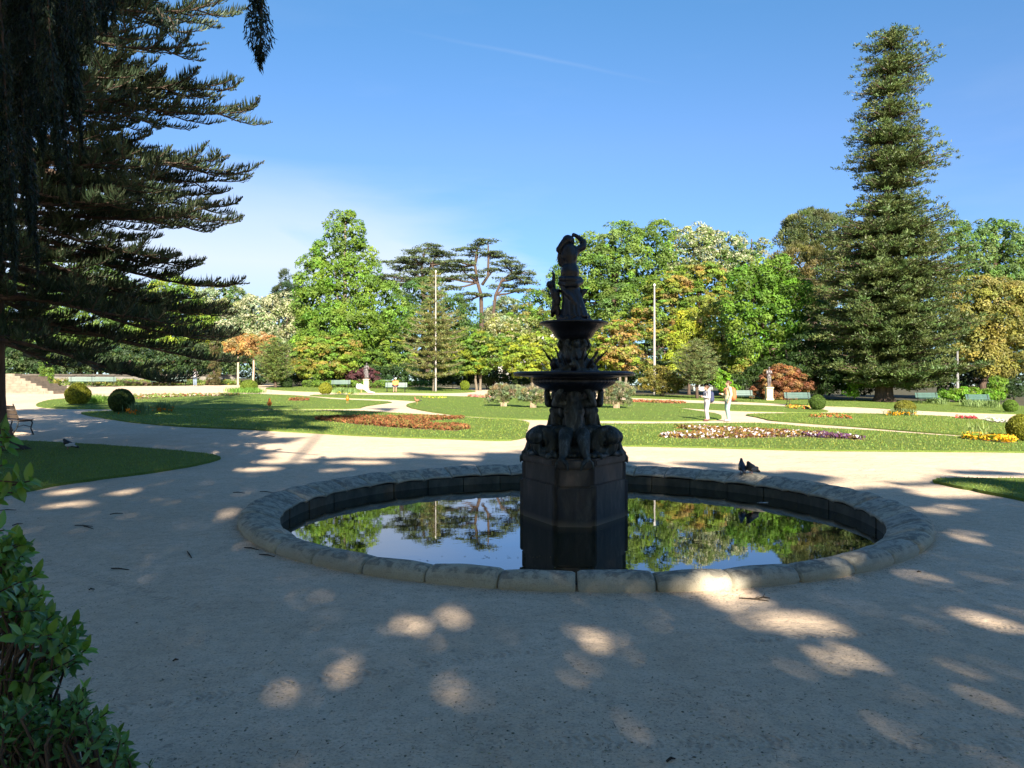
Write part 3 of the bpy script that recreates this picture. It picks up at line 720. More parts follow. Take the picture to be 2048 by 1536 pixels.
q.fused('putto_figure', 'cast_iron', ftn, .011, 1)
q = MB()
q.chain([c3(1158, 632, .02), c3(1163, 616, .03), c3(1160, 600, .02), c3(1163, 590, 0)], [.07, .055, .045, .04])
q.chain([c3(1163, 590), c3(1170, 584), c3(1178, 578)], [.034, .028, .012]); q.chain([c3(1163, 592), c3(1167, 580), c3(1171, 577)], [.026, .02, .01])
q.chain([c3(1165, 610), c3(1171, 603), c3(1176, 596)], [.034, .026, .01]); q.chain([c3(1160, 596), c3(1159, 583), c3(1162, 575)], [.024, .018, .01])
q.ell(c3(1166, 627, -.03), (.05, .05, .07))
for k in range(22):
    a = k*2.4; q.ell(c3(1149, 632+r.random()*8)+V3((math.cos(a)*.19, math.sin(a)*.17, 0)), (r.uniform(.03, .055), r.uniform(.03, .055), r.uniform(.02, .06)), sub=1)
q.fused('rocks_and_creature', 'cast_iron', ftn, .012, 1)
# ================================================================== vegetation
def crown_arrays(lobes, leaf, clump, cover=1.0, tints=((.07, .14, .025),), aspect=.6, tvar=.35, up=.35, flower=None, back=.4, blade=False, flat=.8):
    LC = np.array([l[0] for l in lobes], float); LR = np.array([l[1] for l in lobes], float)
    Vs, Fs, Ts = [], [], []; off = 0
    T = np.array(tints)
    for i in range(len(LC)):
        c, rr = LC[i], LR[i]
        area = 4*np.pi*(((rr[0]*rr[1])**1.6+(rr[0]*rr[2])**1.6+(rr[1]*rr[2])**1.6)/3)**(1/1.6)
        nc = max(6, int(1.15*cover*area/clump**2))
        D = rand_dirs(nc); D = D[(D[:, 2] > -.75)]
        D = D[(D[:, 1] < .35) | (rng.random(len(D)) < back)]
        C = c+D*rr*rng.uniform(.72, 1.03, (len(D), 1))
        for j in range(len(LC)):
            if j == i: continue
            q = np.linalg.norm((C-LC[j])/LR[j], axis=1); k = q > .78
            C, D = C[k], D[k]
        if not len(C): continue
        n = len(C); rc = clump*rng.uniform(.55, 1.25, n)
        m = max(8, int(2.2*4*(1.0/leaf*clump)**2/2.0))
        CC = np.repeat(C, m, 0); RC = np.repeat(rc, m); DD = np.repeat(D, m, 0)
        dr = nrm(rand_dirs(n*m)+DD*.7+np.array([0, 0, up]))
        pos = CC+dr*(RC*rng.uniform(.45, 1.0, n*m)**.6)[:, None]*np.array([1, 1, flat])
        ct = T[rng.integers(0, len(T), n)]*rng.uniform(1-tvar, 1+tvar, (n, 1))*np.stack([rng.uniform(.85, 1.2, n), np.ones(n), rng.uniform(.7, 1.2, n)], 1)
        tt = np.repeat(ct, m, 0)*rng.uniform(.7, 1.35, (n*m, 1))
        if flower is not None:
            fl = rng.random(n*m) < flower[0]*(dr[:, 2] > .05)
            tt[fl] = np.array(flower[1])*rng.uniform(.75, 1.1, (fl.sum(), 1))
        if blade:
            U = nrm(dr+np.array([0, 0, .45])+.35*rng.normal(size=dr.shape)); W = nrm(np.cross(U, rand_dirs(len(U))))
            s = leaf*rng.uniform(.6, 1.3, (len(U), 1)); v, f = rhombi(pos, U*s, W*s*aspect)
        else:
            v, f = leaf_cloud(pos, dr+np.array([0, -.25, .25]), leaf*.62, aspect, .55)
        Vs.append(v); Fs.append(f+off); off += len(v); Ts.append(tt)
        # sparse inner leaves fill the crown, tinted darker as its inner shade
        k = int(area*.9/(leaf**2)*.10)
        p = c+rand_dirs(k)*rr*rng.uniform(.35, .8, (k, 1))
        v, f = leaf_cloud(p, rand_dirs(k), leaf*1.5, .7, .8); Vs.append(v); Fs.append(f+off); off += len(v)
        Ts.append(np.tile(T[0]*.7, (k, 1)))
    return np.concatenate(Vs), np.concatenate(Fs), np.concatenate(Ts)
TREES = {}
def plant(name, label, cat, d, lobes, tints, leaf=.26, clump=.8, trunk=None, bark='bark_brown', tr=.22, mat='leaf', stems=1, group=None, base_up=0, **kw):
    """lobes: (px, py, rx px, ry px[, depth offset m]) at distance d"""
    leaf *= .76
    if cat in ('tree', 'woods') and d >= 84: g = 1.42; d *= g; leaf *= g; clump *= g; tr *= g
    L = []
    for l in lobes:
        dd = d+(l[4] if len(l) > 4 else 0); k = dd/F
        sh_ = .15*clump; rx_, rz_ = max(l[2]*k-sh_, .55*l[2]*k), max(l[3]*k-sh_, .55*l[3]*k); L.append((tuple(P(l[0], l[1], dd)), (rx_, max(rx_*.85, .3), rz_)))
    tx = trunk if trunk is not None else sum(l[0]*l[2] for l in lobes)/sum(l[2] for l in lobes)
    bx = (tx-PX)/F*d; bz = gz(bx, d)+base_up
    root = empty(name, (bx, d, bz), 0, label, cat, group)
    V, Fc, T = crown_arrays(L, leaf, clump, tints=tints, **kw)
    V = V-np.array([bx, d, bz])
    V[:, 2] = np.maximum(V[:, 2], .02)
    part = 'foliage' if cat in ('shrub', 'hedge', 'bush') else 'crown'
    link(part, npmesh(part, V, Fc, T), mat, root)
    cen = np.mean([l[0] for l in L], 0); zmin = min(l[0][2] for l in L); top = max(l[0][2] for l in L)
    q = MB(); r = random.Random(int(tx*7+d))
    for s in range(stems):
        ox = 0 if stems == 1 else (s-(stems-1)/2)*tr*3
        zt = max(.5, zmin-bz)
        p0 = V3((ox, 0, -.15)); p1 = V3((ox*1.3+r.uniform(-.1, .1), 0, zt*.5)); p2 = V3(((cen[0]-bx)*.5+ox*1.6, 0, zt))
        p3 = V3(((cen[0]-bx)+ox*2, 0, top-bz))
        q.tube([p0, V3((ox, 0, .25)), p1, p2, p3], [tr*1.5, tr*1.08, tr, tr*.8, tr*.25], 8)
        for (c, _) in L:
            c = V3(c)-V3((bx, d, bz)); t0 = max(zt*.5, min(c.z-.6, zt)); st = p1.lerp(p2, min(1, max(0, (t0-zt*.5)/(zt*.5+.01))))
            mid = st.lerp(c, .5)+V3((r.uniform(-.3, .3), r.uniform(-.3, .3), r.uniform(0, .4)))*min(1, d/80)
            q.tube([st, mid, c], [tr*.55, tr*.38, tr*.12], 6)
    q.build('trunk', bark, root, smooth=True)
    TREES[label] = root
    return root
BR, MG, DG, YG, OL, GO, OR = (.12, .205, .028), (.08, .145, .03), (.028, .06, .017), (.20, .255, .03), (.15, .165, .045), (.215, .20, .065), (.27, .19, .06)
PG, CR, CD = (.20, .24, .13), (.46, .45, .30), (.065, .09, .04)

# --- tall ones seen against the sky
plant('broadleaf_tree', 'tall bright green pointed tree rising above the others left of the two flat-topped cedars', 'tree', 84,
  [(692, 470, 34, 46), (668, 520, 44, 48), (722, 530, 34, 46), (640, 560, 42, 55), (700, 585, 62, 60, -1), (645, 615, 55, 52, 1), (760, 610, 48, 45, -1), (690, 655, 80, 48, -2), (620, 650, 30, 40), (785, 640, 35, 40), (655, 695, 70, 35, -2.5), (690, 442, 16, 18)],
  [BR, BR, (.09, .18, .02), (.14, .24, .035)], leaf=.30, clump=1.05, tr=.4, bark='bark_grey', cover=.8)
plant('cedar', 'small dark pointed cedar peeping over the pale flowering trees on the left', 'tree', 112,
  [(574, 560, 10, 22), (574, 590, 26, 26), (560, 618, 34, 28), (592, 620, 30, 26)], [(.045, .085, .05), CD], leaf=.26, clump=.8, blade=True, aspect=.25, tr=.3)
plant('broadleaf_tree', 'pale grey-green tree in cream blossom above the two orange saplings', 'tree', 92,
  [(520, 625, 46, 36), (480, 655, 44, 38), (560, 655, 44, 40), (520, 690, 60, 35), (585, 610, 24, 28), (600, 680, 40, 40, 2)], [PG, (.13, .19, .08), PG], leaf=.30, clump=.9, tr=.25, bark='bark_grey', flower=(.45, CR))
plant('broadleaf_tree', 'rounded green tree with a whitish bloom showing just right of the dark araucaria branches', 'tree', 104,
  [(440, 600, 48, 34), (405, 640, 50, 40), (470, 640, 36, 40), (430, 690, 70, 40)], [(.12, .19, .06), PG, MG], leaf=.30, clump=1.0, tr=.35, flower=(.12, CR))
plant('broadleaf_tree', 'bright green broad tree half hidden behind the middle of the dark araucaria', 'tree', 98,
  [(340, 600, 52, 44), (290, 640, 50, 50), (380, 650, 50, 50), (330, 690, 70, 50), (240, 610, 45, 50)], [BR, MG, YG], leaf=.32, clump=1.1, tr=.35)
plant('broadleaf_tree', 'mid green tree standing above the stairs behind the far left wall', 'tree', 92,
  [(110, 560, 70, 60), (40, 620, 80, 60), (160, 640, 60, 60), (80, 690, 90, 45), (-60, 600, 90, 90), (200, 560, 50, 50)], [MG, (.10, .17, .04), DG], leaf=.34, clump=1.2, tr=.4)
plant('evergreen_shrub', 'long dark evergreen thicket crowding the top of the far left wall', 'hedge', 90,
  [(20, 725, 60, 30), (110, 720, 60, 35), (200, 722, 60, 34), (290, 722, 60, 34), (380, 722, 55, 34), (445, 728, 40, 30), (-70, 720, 60, 40)], [DG, (.04, .07, .03), (.06, .09, .03)], leaf=.28, clump=.8, tr=.15, stems=5, cover=.8)
# flat-topped cedars of Lebanon, each tier a plate of needles
def cedar(label, d, trunkx, plates, stems, top):
    g = 1.42; d *= g
    bx = (trunkx-PX)/F*d; bz = gz(bx, d); root = empty('lebanon_cedar', (bx, d, bz), 0, label, 'tree', 'flat-topped cedars on the skyline')
    Vs, Fs, Ts = [], [], []; off = 0; q = MB(); r = random.Random(int(trunkx))
    o0 = V3((bx, d, bz))
    for (px, py, rx, ry, dy) in plates:
        k = d/F; c = np.array(P(px, py, d+dy)); R_ = np.array([rx*k, rx*k*.8, ry*k*.8])
        nt = int(3.6*R_[0]*R_[1]*1.6/g**2)+8
        a = rng.uniform(0, 2*np.pi, nt); rr = rng.uniform(0, 1, nt)**.5
        wob = 1+.25*np.sin(a*3+px)+.15*np.sin(a*5+py)
        C = c+np.stack([np.cos(a)*rr*R_[0]*wob, np.sin(a)*rr*R_[1]*wob, (1-rr**2)*R_[2]*.6+rng.normal(0, .12*R_[2]+.05, nt)-.35*R_[2]], 1)
        m = 26; CC = np.repeat(C, m, 0); U = nrm(rng.normal(size=(nt*m, 3))*np.array([1, 1, .35])+np.array([0, 0, .35]))
        pos = CC+rng.normal(size=(nt*m, 3))*np.array([.34, .34, .07])*g; s = rng.uniform(.09, .22, (nt*m, 1))*g
        v, f = rhombi(pos, U*s, nrm(np.cross(U, rand_dirs(len(U))))*s*.42); Vs.append(v); Fs.append(f+off); off += len(v)
        Ts.append(np.repeat(np.array([.065, .09, .035])*rng.uniform(.5, 1.4, (nt, 1)), m, 0)*rng.uniform(.75, 1.3, (nt*m, 1)))
        # limb to the plate
        st = V3(stems[0][min(len(stems[0])-1, max(1, min(range(len(stems[0])), key=lambda i: abs(stems[0][i][1]-(py+14)))))] and P(*min([p for s_ in stems for p in s_], key=lambda p: math.hypot(p[0]-px, (p[1]-py-12)*1.2))[:2], d))-o0
        e = V3(c)-o0; mid = st.lerp(e, .5)+V3((0, 0, -.25))
        q.tube([st, mid, e+V3((0, 0, -.1)), e+V3(((px-trunkx)*k*.25, 0, 0))], [.16*g, .12*g, .08*g, .03*g], 6)
    for s_ in stems:
        pts = [P(a, b, d)-o0 for a, b, *_ in s_]; rad = [c_*.62*d/F for *_, c_ in s_]
        q.tube(pts, rad, 9)
    link('crown', npmesh('crown', np.concatenate(Vs)-np.array(o0), np.concatenate(Fs), np.concatenate(Ts)), 'needle', root)
    q.build('trunk', 'bark_brown', root, smooth=True); return root
cedar('left, rounder of the two dark flat-topped cedars against the sky', 108, 846,
  [(858, 492, 26, 9, 0), (850, 503, 44, 10, 0), (830, 517, 40, 9, -1), (888, 510, 30, 8, 1), (800, 524, 32, 8, 0), (860, 525, 40, 9, 1), (820, 536, 44, 9, 1), (875, 540, 34, 8, -1), (845, 545, 40, 8, 0), (785, 553, 34, 9, 0), (850, 560, 42, 9, 1), (800, 570, 38, 9, -1), (765, 560, 20, 7, 1), (880, 560, 25, 8, 2), (900, 522, 18, 6, 1)],
  [[(846, 790, 7), (846, 640, 6), (846, 560, 5.5), (843, 530, 4.5), (850, 500, 2.5)], [(846, 560, 4), (862, 530, 3), (872, 512, 1.5)]], 485)
cedar('right, taller and barer of the two flat-topped cedars with pale bare forked stems', 106, 965,
  [(976, 482, 22, 6, 0), (958, 488, 16, 5, 0), (940, 498, 28, 8, 0), (956, 508, 26, 7, 1), (990, 505, 18, 5, 0), (922, 524, 34, 8, -1), (905, 532, 26, 8, 1), (925, 540, 32, 7, 1), (1000, 513, 24, 7, 1), (1008, 524, 30, 8, 0), (1022, 533, 28, 8, -1), (985, 540, 24, 7, 1), (900, 556, 26, 8, 0), (940, 552, 28, 7, 0), (1048, 545, 28, 8, 0), (1030, 556, 36, 9, 1), (1050, 565, 24, 8, 0), (905, 575, 22, 8, 0), (1010, 572, 30, 8, 1), (1038, 580, 26, 7, 0), (945, 588, 26, 7, 0), (930, 600, 16, 5, 0), (975, 590, 14, 5, 0)],
  [[(960, 800, 9), (963, 640, 7), (962, 590, 6), (955, 565, 5), (950, 530, 4), (952, 505, 2.5)], [(964, 570, 5), (976, 552, 4.5), (977, 510, 3.2), (976, 484, 1.8)], [(984, 800, 6), (986, 635, 5), (991, 590, 4.5), (1003, 562, 4), (1025, 545, 2.5)]], 480)
# --- the middle row
plant('broadleaf_tree', 'round dark green tree right behind the young araucaria and the pale lamp pole', 'tree', 96,
  [(850, 590, 42, 36), (810, 625, 44, 42), (890, 625, 46, 42), (850, 665, 66, 40), (780, 680, 40, 36), (915, 670, 40, 40), (930, 640, 26, 30)], [(.06, .12, .025), MG, (.05, .10, .03)], leaf=.30, clump=1.0, tr=.35, cover=.8)
plant('broadleaf_tree', 'loose mid green tree at the left elbow of the fountain statue', 'tree', 94,
  [(1078, 612, 30, 34), (1050, 645, 34, 34), (1105, 640, 34, 42), (1085, 680, 44, 36)], [MG, BR, OL], leaf=.28, clump=.9, tr=.25)
plant('broadleaf_tree', 'small distant grey-green tree in the gap right of the barer cedar', 'tree', 125,
  [(1012, 612, 24, 18), (1000, 635, 36, 24), (1040, 630, 22, 20)], [(.10, .15, .06), PG], leaf=.3, clump=.8, tr=.25)
plant('broadleaf_tree', 'low pale olive tree with creamy new leaves below the two cedars', 'tree', 88,
  [(1008, 665, 44, 34), (975, 690, 34, 30), (1040, 690, 36, 34)], [(.24, .25, .08), OL, PG], leaf=.26, clump=.8, tr=.2, flower=(.15, CR))
for lab, d, lb, tn in (
 ('low layered yellow-green tree behind the small young araucaria on the left', 82, [(640, 700, 44, 30), (610, 720, 30, 30), (680, 715, 44, 34), (650, 740, 60, 22), (690, 690, 30, 24)], [(.16, .21, .03), BR, (.20, .18, .04)]),
 ('dense green low tree spreading over the purple maple and the left statue', 84, [(745, 690, 40, 34), (780, 705, 44, 34), (730, 722, 50, 26), (800, 725, 36, 24), (710, 700, 26, 28)], [MG, (.14, .19, .03), BR]),
 ('yellow-green spreading tree directly right of the lamp pole trunks', 80, [(915, 705, 40, 32), (950, 690, 40, 36), (985, 715, 40, 34), (930, 735, 50, 24), (1020, 700, 34, 36)], [BR, (.17, .22, .02), MG]),
 ('sunny yellow-leaved tree touching the left edge of the lower fountain basin', 76, [(1075, 695, 38, 30), (1045, 718, 34, 28), (1095, 722, 40, 28), (1062, 742, 42, 16)], [YG, (.20, .24, .03), (.16, .23, .03)]),
 ('yellow-green tree showing right of the fountain between its two basins', 76, [(1195, 700, 36, 34), (1170, 725, 34, 30), (1215, 728, 36, 26)], [YG, BR, (.17, .24, .02)]),
 ('salmon-orange tinted tree immediately right of the figured fountain shaft', 74, [(1238, 668, 32, 28), (1250, 700, 36, 34), (1265, 728, 34, 26), (1225, 712, 26, 26)], [OR, (.28, .22, .08), (.18, .22, .04), (.15, .22, .03)])):
    plant('broadleaf_tree', lab, 'tree', d, lb, tn, leaf=.24, clump=.62, tr=.13, stems=2, bark='bark_grey', up=.6, flat=.5)
# --- the big mass right of the fountain
plant('broadleaf_tree', 'large dome of green leaves directly behind the raised arm of the fountain statue', 'tree', 92,
  [(1180, 505, 42, 36), (1240, 488, 54, 38), (1290, 505, 50, 46), (1155, 555, 44, 46), (1215, 545, 60, 46), (1290, 560, 50, 42), (1175, 605, 50, 42), (1240, 610, 60, 40, -1), (1120, 570, 20, 40, 1), (1245, 462, 18, 16), (1318, 470, 28, 22)],
  [(.105, .185, .03), MG, BR, (.12, .19, .05)], leaf=.30, clump=1.0, tr=.45, cover=.85)
plant('broadleaf_tree', 'round-topped tree dusted with whitish blossom on the skyline right of the fountain', 'tree', 96,
  [(1385, 488, 46, 34), (1440, 500, 50, 34), (1400, 530, 60, 40), (1470, 530, 40, 36), (1350, 525, 36, 36), (1345, 570, 46, 40)], [PG, (.14, .20, .06), MG], leaf=.30, clump=1.0, tr=.4, flower=(.33, CR), cover=.85)
plant('broadleaf_tree', 'green tree with thin leafless whitish twigs poking above it on the skyline', 'tree', 98,
  [(1500, 535, 40, 36), (1530, 560, 44, 44), (1480, 570, 44, 40), (1505, 500, 14, 14), (1530, 492, 8, 22), (1475, 478, 8, 18)], [(.11, .17, .05), (.16, .19, .07), MG], leaf=.28, clump=.9, tr=.3, cover=.75, flower=(.1, CR))
plant('broadleaf_tree', 'broad tree with orange-flushed leaf tips behind the white lamp pole', 'tree', 84,
  [(1340, 575, 50, 30), (1400, 560, 50, 34), (1380, 610, 60, 36), (1320, 625, 50, 34), (1430, 600, 30, 34), (1300, 660, 40, 30), (1350, 665, 40, 30), (1240, 650, 30, 22)], [(.15, .20, .035), (.23, .20, .04), OR, BR, (.13, .18, .03)], leaf=.27, clump=.8, tr=.3, flat=.5, up=.6)
plant('broadleaf_tree', 'upright bright yellow-green tree just right of the white lamp pole', 'tree', 75,
  [(1382, 645, 26, 32), (1370, 680, 34, 36), (1395, 715, 40, 34), (1360, 725, 30, 30)], [YG, (.26, .30, .03)], leaf=.22, clump=.6, tr=.15)
plant('broadleaf_tree', 'taller column of pale yellow-green leaves leaning on the bright green trees', 'tree', 74,
  [(1428, 632, 30, 36), (1440, 672, 36, 40), (1455, 712, 34, 36), (1430, 735, 30, 26), (1465, 745, 26, 30)], [(.24, .27, .05), YG, (.20, .22, .06)], leaf=.24, clump=.7, tr=.18)
plant('broadleaf_tree', 'vivid green tree topping the dark hedge left of the giant araucaria', 'tree', 68,
  [(1500, 570, 44, 40), (1550, 555, 40, 40), (1590, 600, 50, 46), (1490, 620, 44, 44), (1545, 640, 50, 50), (1620, 640, 44, 44), (1490, 680, 34, 50), (1600, 690, 50, 44), (1550, 710, 50, 44), (1510, 740, 34, 34)], [(.095, .20, .02), BR, (.08, .165, .02)], leaf=.27, clump=.85, tr=.35, cover=.8)
plant('pine_tree', 'grey-green round-headed pine on the skyline left of the giant araucaria', 'tree', 98,
  [(1620, 450, 52, 28), (1590, 475, 34, 22), (1660, 465, 40, 30), (1650, 500, 50, 30), (1610, 485, 40, 20)], [(.13, .16, .075), (.10, .13, .06)], leaf=.28, clump=.9, blade=True, aspect=.3, tr=.4)
plant('pine_tree', 'olive brown shaggy conifer mass filling the gap beside the giant araucaria', 'tree', 88,
  [(1600, 530, 50, 38), (1650, 545, 44, 44), (1570, 545, 34, 34), (1630, 590, 44, 40)], [(.13, .13, .05), (.10, .11, .045), (.16, .15, .06)], leaf=.27, clump=.9, blade=True, aspect=.3, tr=.35)
plant('ivy_hedge', 'big dark ivy-clad thicket behind the orange maple on the right', 'hedge', 64.5,
  [(1620, 715, 50, 50), (1680, 700, 54, 60), (1655, 760, 60, 36), (1560, 750, 50, 34), (1700, 760, 44, 36), (1510, 765, 30, 26), (1470, 770, 26, 22)], [(.028, .055, .013), (.04, .075, .018)], leaf=.2, clump=.6, tr=.2, stems=3, cover=.8)
plant('broadleaf_tree', 'green feathery tree on the skyline right of the giant araucaria', 'tree', 92,
  [(1905, 480, 40, 34), (1950, 500, 44, 40), (2000, 485, 44, 40), (2040, 520, 44, 46), (1930, 545, 50, 40), (2000, 560, 60, 44), (1990, 452, 14, 18), (2015, 458, 10, 16), (1960, 462, 10, 16), (2090, 510, 60, 60)], [(.085, .16, .04), MG, (.11, .18, .06)], leaf=.28, clump=.9, tr=.35, cover=.8)
plant('broadleaf_tree', 'golden olive tree in the far right corner with a reddish forked trunk', 'tree', 66,
  [(1950, 590, 48, 36), (2010, 600, 50, 40), (1935, 640, 44, 44), (2000, 655, 60, 48), (1960, 700, 50, 40), (2030, 720, 50, 44), (2080, 640, 50, 70), (1985, 735, 40, 24)], [(.215, .21, .055), (.20, .19, .05), (.15, .16, .045)], leaf=.24, clump=.75, trunk=1967, tr=.28, bark='bark_brown', cover=.9)
plant('distant_woods', 'mass of distant mixed woodland closing the view behind the park trees', 'woods', 135,
  [(x, (672 if 1150 < x < 2150 else 712)-12*math.sin(x*.013), 46, (112 if 1150 < x < 2150 else 70)+16*math.sin(x*.021)) for x in range(-240, 2300, 56)], [(.05, .09, .03), (.07, .12, .03), (.04, .07, .025)], leaf=.55, clump=1.5, tr=.25, stems=8, cover=.75)['kind'] = 'stuff'
# --- low plants at the foot of the trees
plant('olive_bush', 'olive-gold rounded bush left of the feathery young araucaria behind a bench', 'bush', 66,
  [(1318, 752, 28, 18), (1345, 762, 26, 20), (1300, 768, 22, 14), (1330, 775, 30, 14)], [(.22, .19, .04), (.17, .17, .04)], leaf=.16, clump=.4, tr=.05, stems=3)
plant('green_bush', 'bright green leafy bush between the reclining visitor and the dark hedge', 'bush', 63,
  [(1440, 760, 18, 22), (1455, 778, 18, 14)], [(.13, .27, .02)], leaf=.16, clump=.4, tr=.04, stems=2)
plant('small_tree', 'small tree with pinkish young leaves left of the orange maple', 'tree', 68,
  [(1490, 725, 18, 14), (1480, 742, 16, 12)], [(.25, .22, .05), (.18, .22, .04)], leaf=.18, clump=.4, tr=.06)
plant('green_bush', 'bright green sprig of leaves left of the giant araucaria trunk', 'bush', 62,
  [(1715, 765, 14, 22), (1700, 782, 14, 12)], [(.14, .28, .02)], leaf=.18, clump=.4, tr=.04)
plant('green_bush', 'row of vivid green low bushes behind the far right benches', 'bush', 63,
  [(1885, 793, 16, 12), (1910, 790, 24, 16), (1940, 792, 24, 15), (1975, 793, 22, 14), (1995, 780, 18, 26)], [(.12, .26, .02), BR], leaf=.16, clump=.4, tr=.03, stems=5)
plant('clipped_bush', 'dark clipped bush at the right edge under the golden tree', 'bush', 63,
  [(2028, 780, 18, 20)], [DG], leaf=.12, clump=.3, tr=.04, stems=2)
plant('japanese_maple', 'orange-brown dome-shaped maple behind the right pedestal statue', 'tree', 62.5,
  [(1565, 752, 34, 22), (1540, 768, 30, 20), (1590, 768, 32, 22), (1515, 785, 18, 14), (1555, 790, 34, 16), (1608, 775, 16, 12)], [(.20, .085, .04), (.24, .12, .05), (.15, .06, .03), (.24, .15, .05)], leaf=.15, clump=.36, tr=.09, stems=3, mat='leaf', flat=.6)
plant('japanese_maple', 'purple dome-shaped weeping maple behind the left pedestal statue', 'tree', 82,
  [(715, 756, 26, 18), (735, 752, 22, 16), (697, 764, 16, 12), (745, 765, 18, 12)], [(.075, .030, .038), (.10, .04, .05)], leaf=.15, clump=.36, tr=.08, stems=3, flat=.6)
for x, lab, d in ((476, 'left one of two orange-leaved saplings with slim pale trunks by the far wall', 82), (506, 'right one of two orange-leaved saplings, its trunk forking low', 81)):
    plant('young_tree', lab, 'tree', d, [(x-3, 690, 24, 16), (x+18, 685, 28, 18), (x+5, 704, 24, 12), (x-12, 702, 14, 10)], [(.34, .19, .07), (.36, .24, .09), (.27, .21, .07)], leaf=.2, clump=.5, trunk=x, tr=.11, bark='bark_pale', cover=.6)
plant('column_cypress', 'slim clipped green column of cypress at the foot of the far left wall', 'shrub', 56,
  [(93, 722, 10, 16), (93, 740, 12, 20), (93, 760, 12, 20), (93, 775, 11, 10)], [(.12, .20, .03), MG], leaf=.10, clump=.22, tr=.06, cover=1.3)
plant('weeping_conifer', 'narrow weeping brown-green conifer column between the wall and the saplings', 'tree', 80,
  [(430, 690, 8, 14), (431, 715, 9, 22), (429, 745, 10, 22), (424, 764, 12, 10)], [(.09, .10, .04), (.12, .10, .05)], leaf=.16, clump=.35, tr=.1, blade=True, aspect=.25)
plant('hedge', 'low leafy green border along the foot of the left wall behind benches', 'hedge', 72,
  [(x, 767+((x*7) % 5), 17, 7, wall_d(x)-2.2-72) for x in range(110, 480, 20)], [(.15, .22, .05), MG, (.20, .20, .05)], leaf=.14, clump=.3, tr=.02, stems=6, cover=.8)
plant('hedge', 'low clipped green hedge behind the seated visitor in orange', 'hedge', 79,
  [(x, 768, 15, 6) for x in range(620, 870, 20)], [(.08, .15, .03), BR], leaf=.14, clump=.3, tr=.02, stems=6, cover=.8)
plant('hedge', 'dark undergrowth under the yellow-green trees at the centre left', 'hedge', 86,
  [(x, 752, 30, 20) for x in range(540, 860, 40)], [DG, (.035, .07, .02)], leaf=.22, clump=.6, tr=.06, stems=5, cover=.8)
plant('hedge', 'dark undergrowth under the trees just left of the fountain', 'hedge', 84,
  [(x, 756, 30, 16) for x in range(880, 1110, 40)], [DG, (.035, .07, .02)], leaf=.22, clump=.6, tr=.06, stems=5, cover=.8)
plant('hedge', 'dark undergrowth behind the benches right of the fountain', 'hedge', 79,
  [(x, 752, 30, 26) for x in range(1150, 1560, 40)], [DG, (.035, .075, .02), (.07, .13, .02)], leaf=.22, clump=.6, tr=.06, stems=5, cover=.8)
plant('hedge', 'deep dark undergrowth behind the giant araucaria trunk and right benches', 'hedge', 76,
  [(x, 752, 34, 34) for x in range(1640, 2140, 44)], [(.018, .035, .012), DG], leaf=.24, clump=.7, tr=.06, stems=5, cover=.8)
# grey santolina shrubs in the middle lawn
for lab, d, lb in (('silvery grey-green low shrub with bare stems left of the lower fountain basin', 42, [(1000, 787, 24, 17), (1030, 786, 22, 14), (985, 795, 14, 12)]),
                   ('silvery shrub with dry reddish stems hard against the fountain on the left', 41, [(1062, 790, 26, 13), (1085, 795, 22, 12), (1045, 795, 14, 12)]),
                   ('wispy silvery shrub showing right of the fountain tritons', 42, [(1240, 782, 28, 16), (1215, 795, 22, 14), (1250, 800, 12, 12)])):
    plant('silver_shrub', lab, 'shrub', d, lb, [(.19, .235, .13), (.15, .19, .10), (.22, .18, .11)], leaf=.085, clump=.20, tr=.02, stems=6, bark='bark_pale', cover=.85, blade=True, aspect=.3)

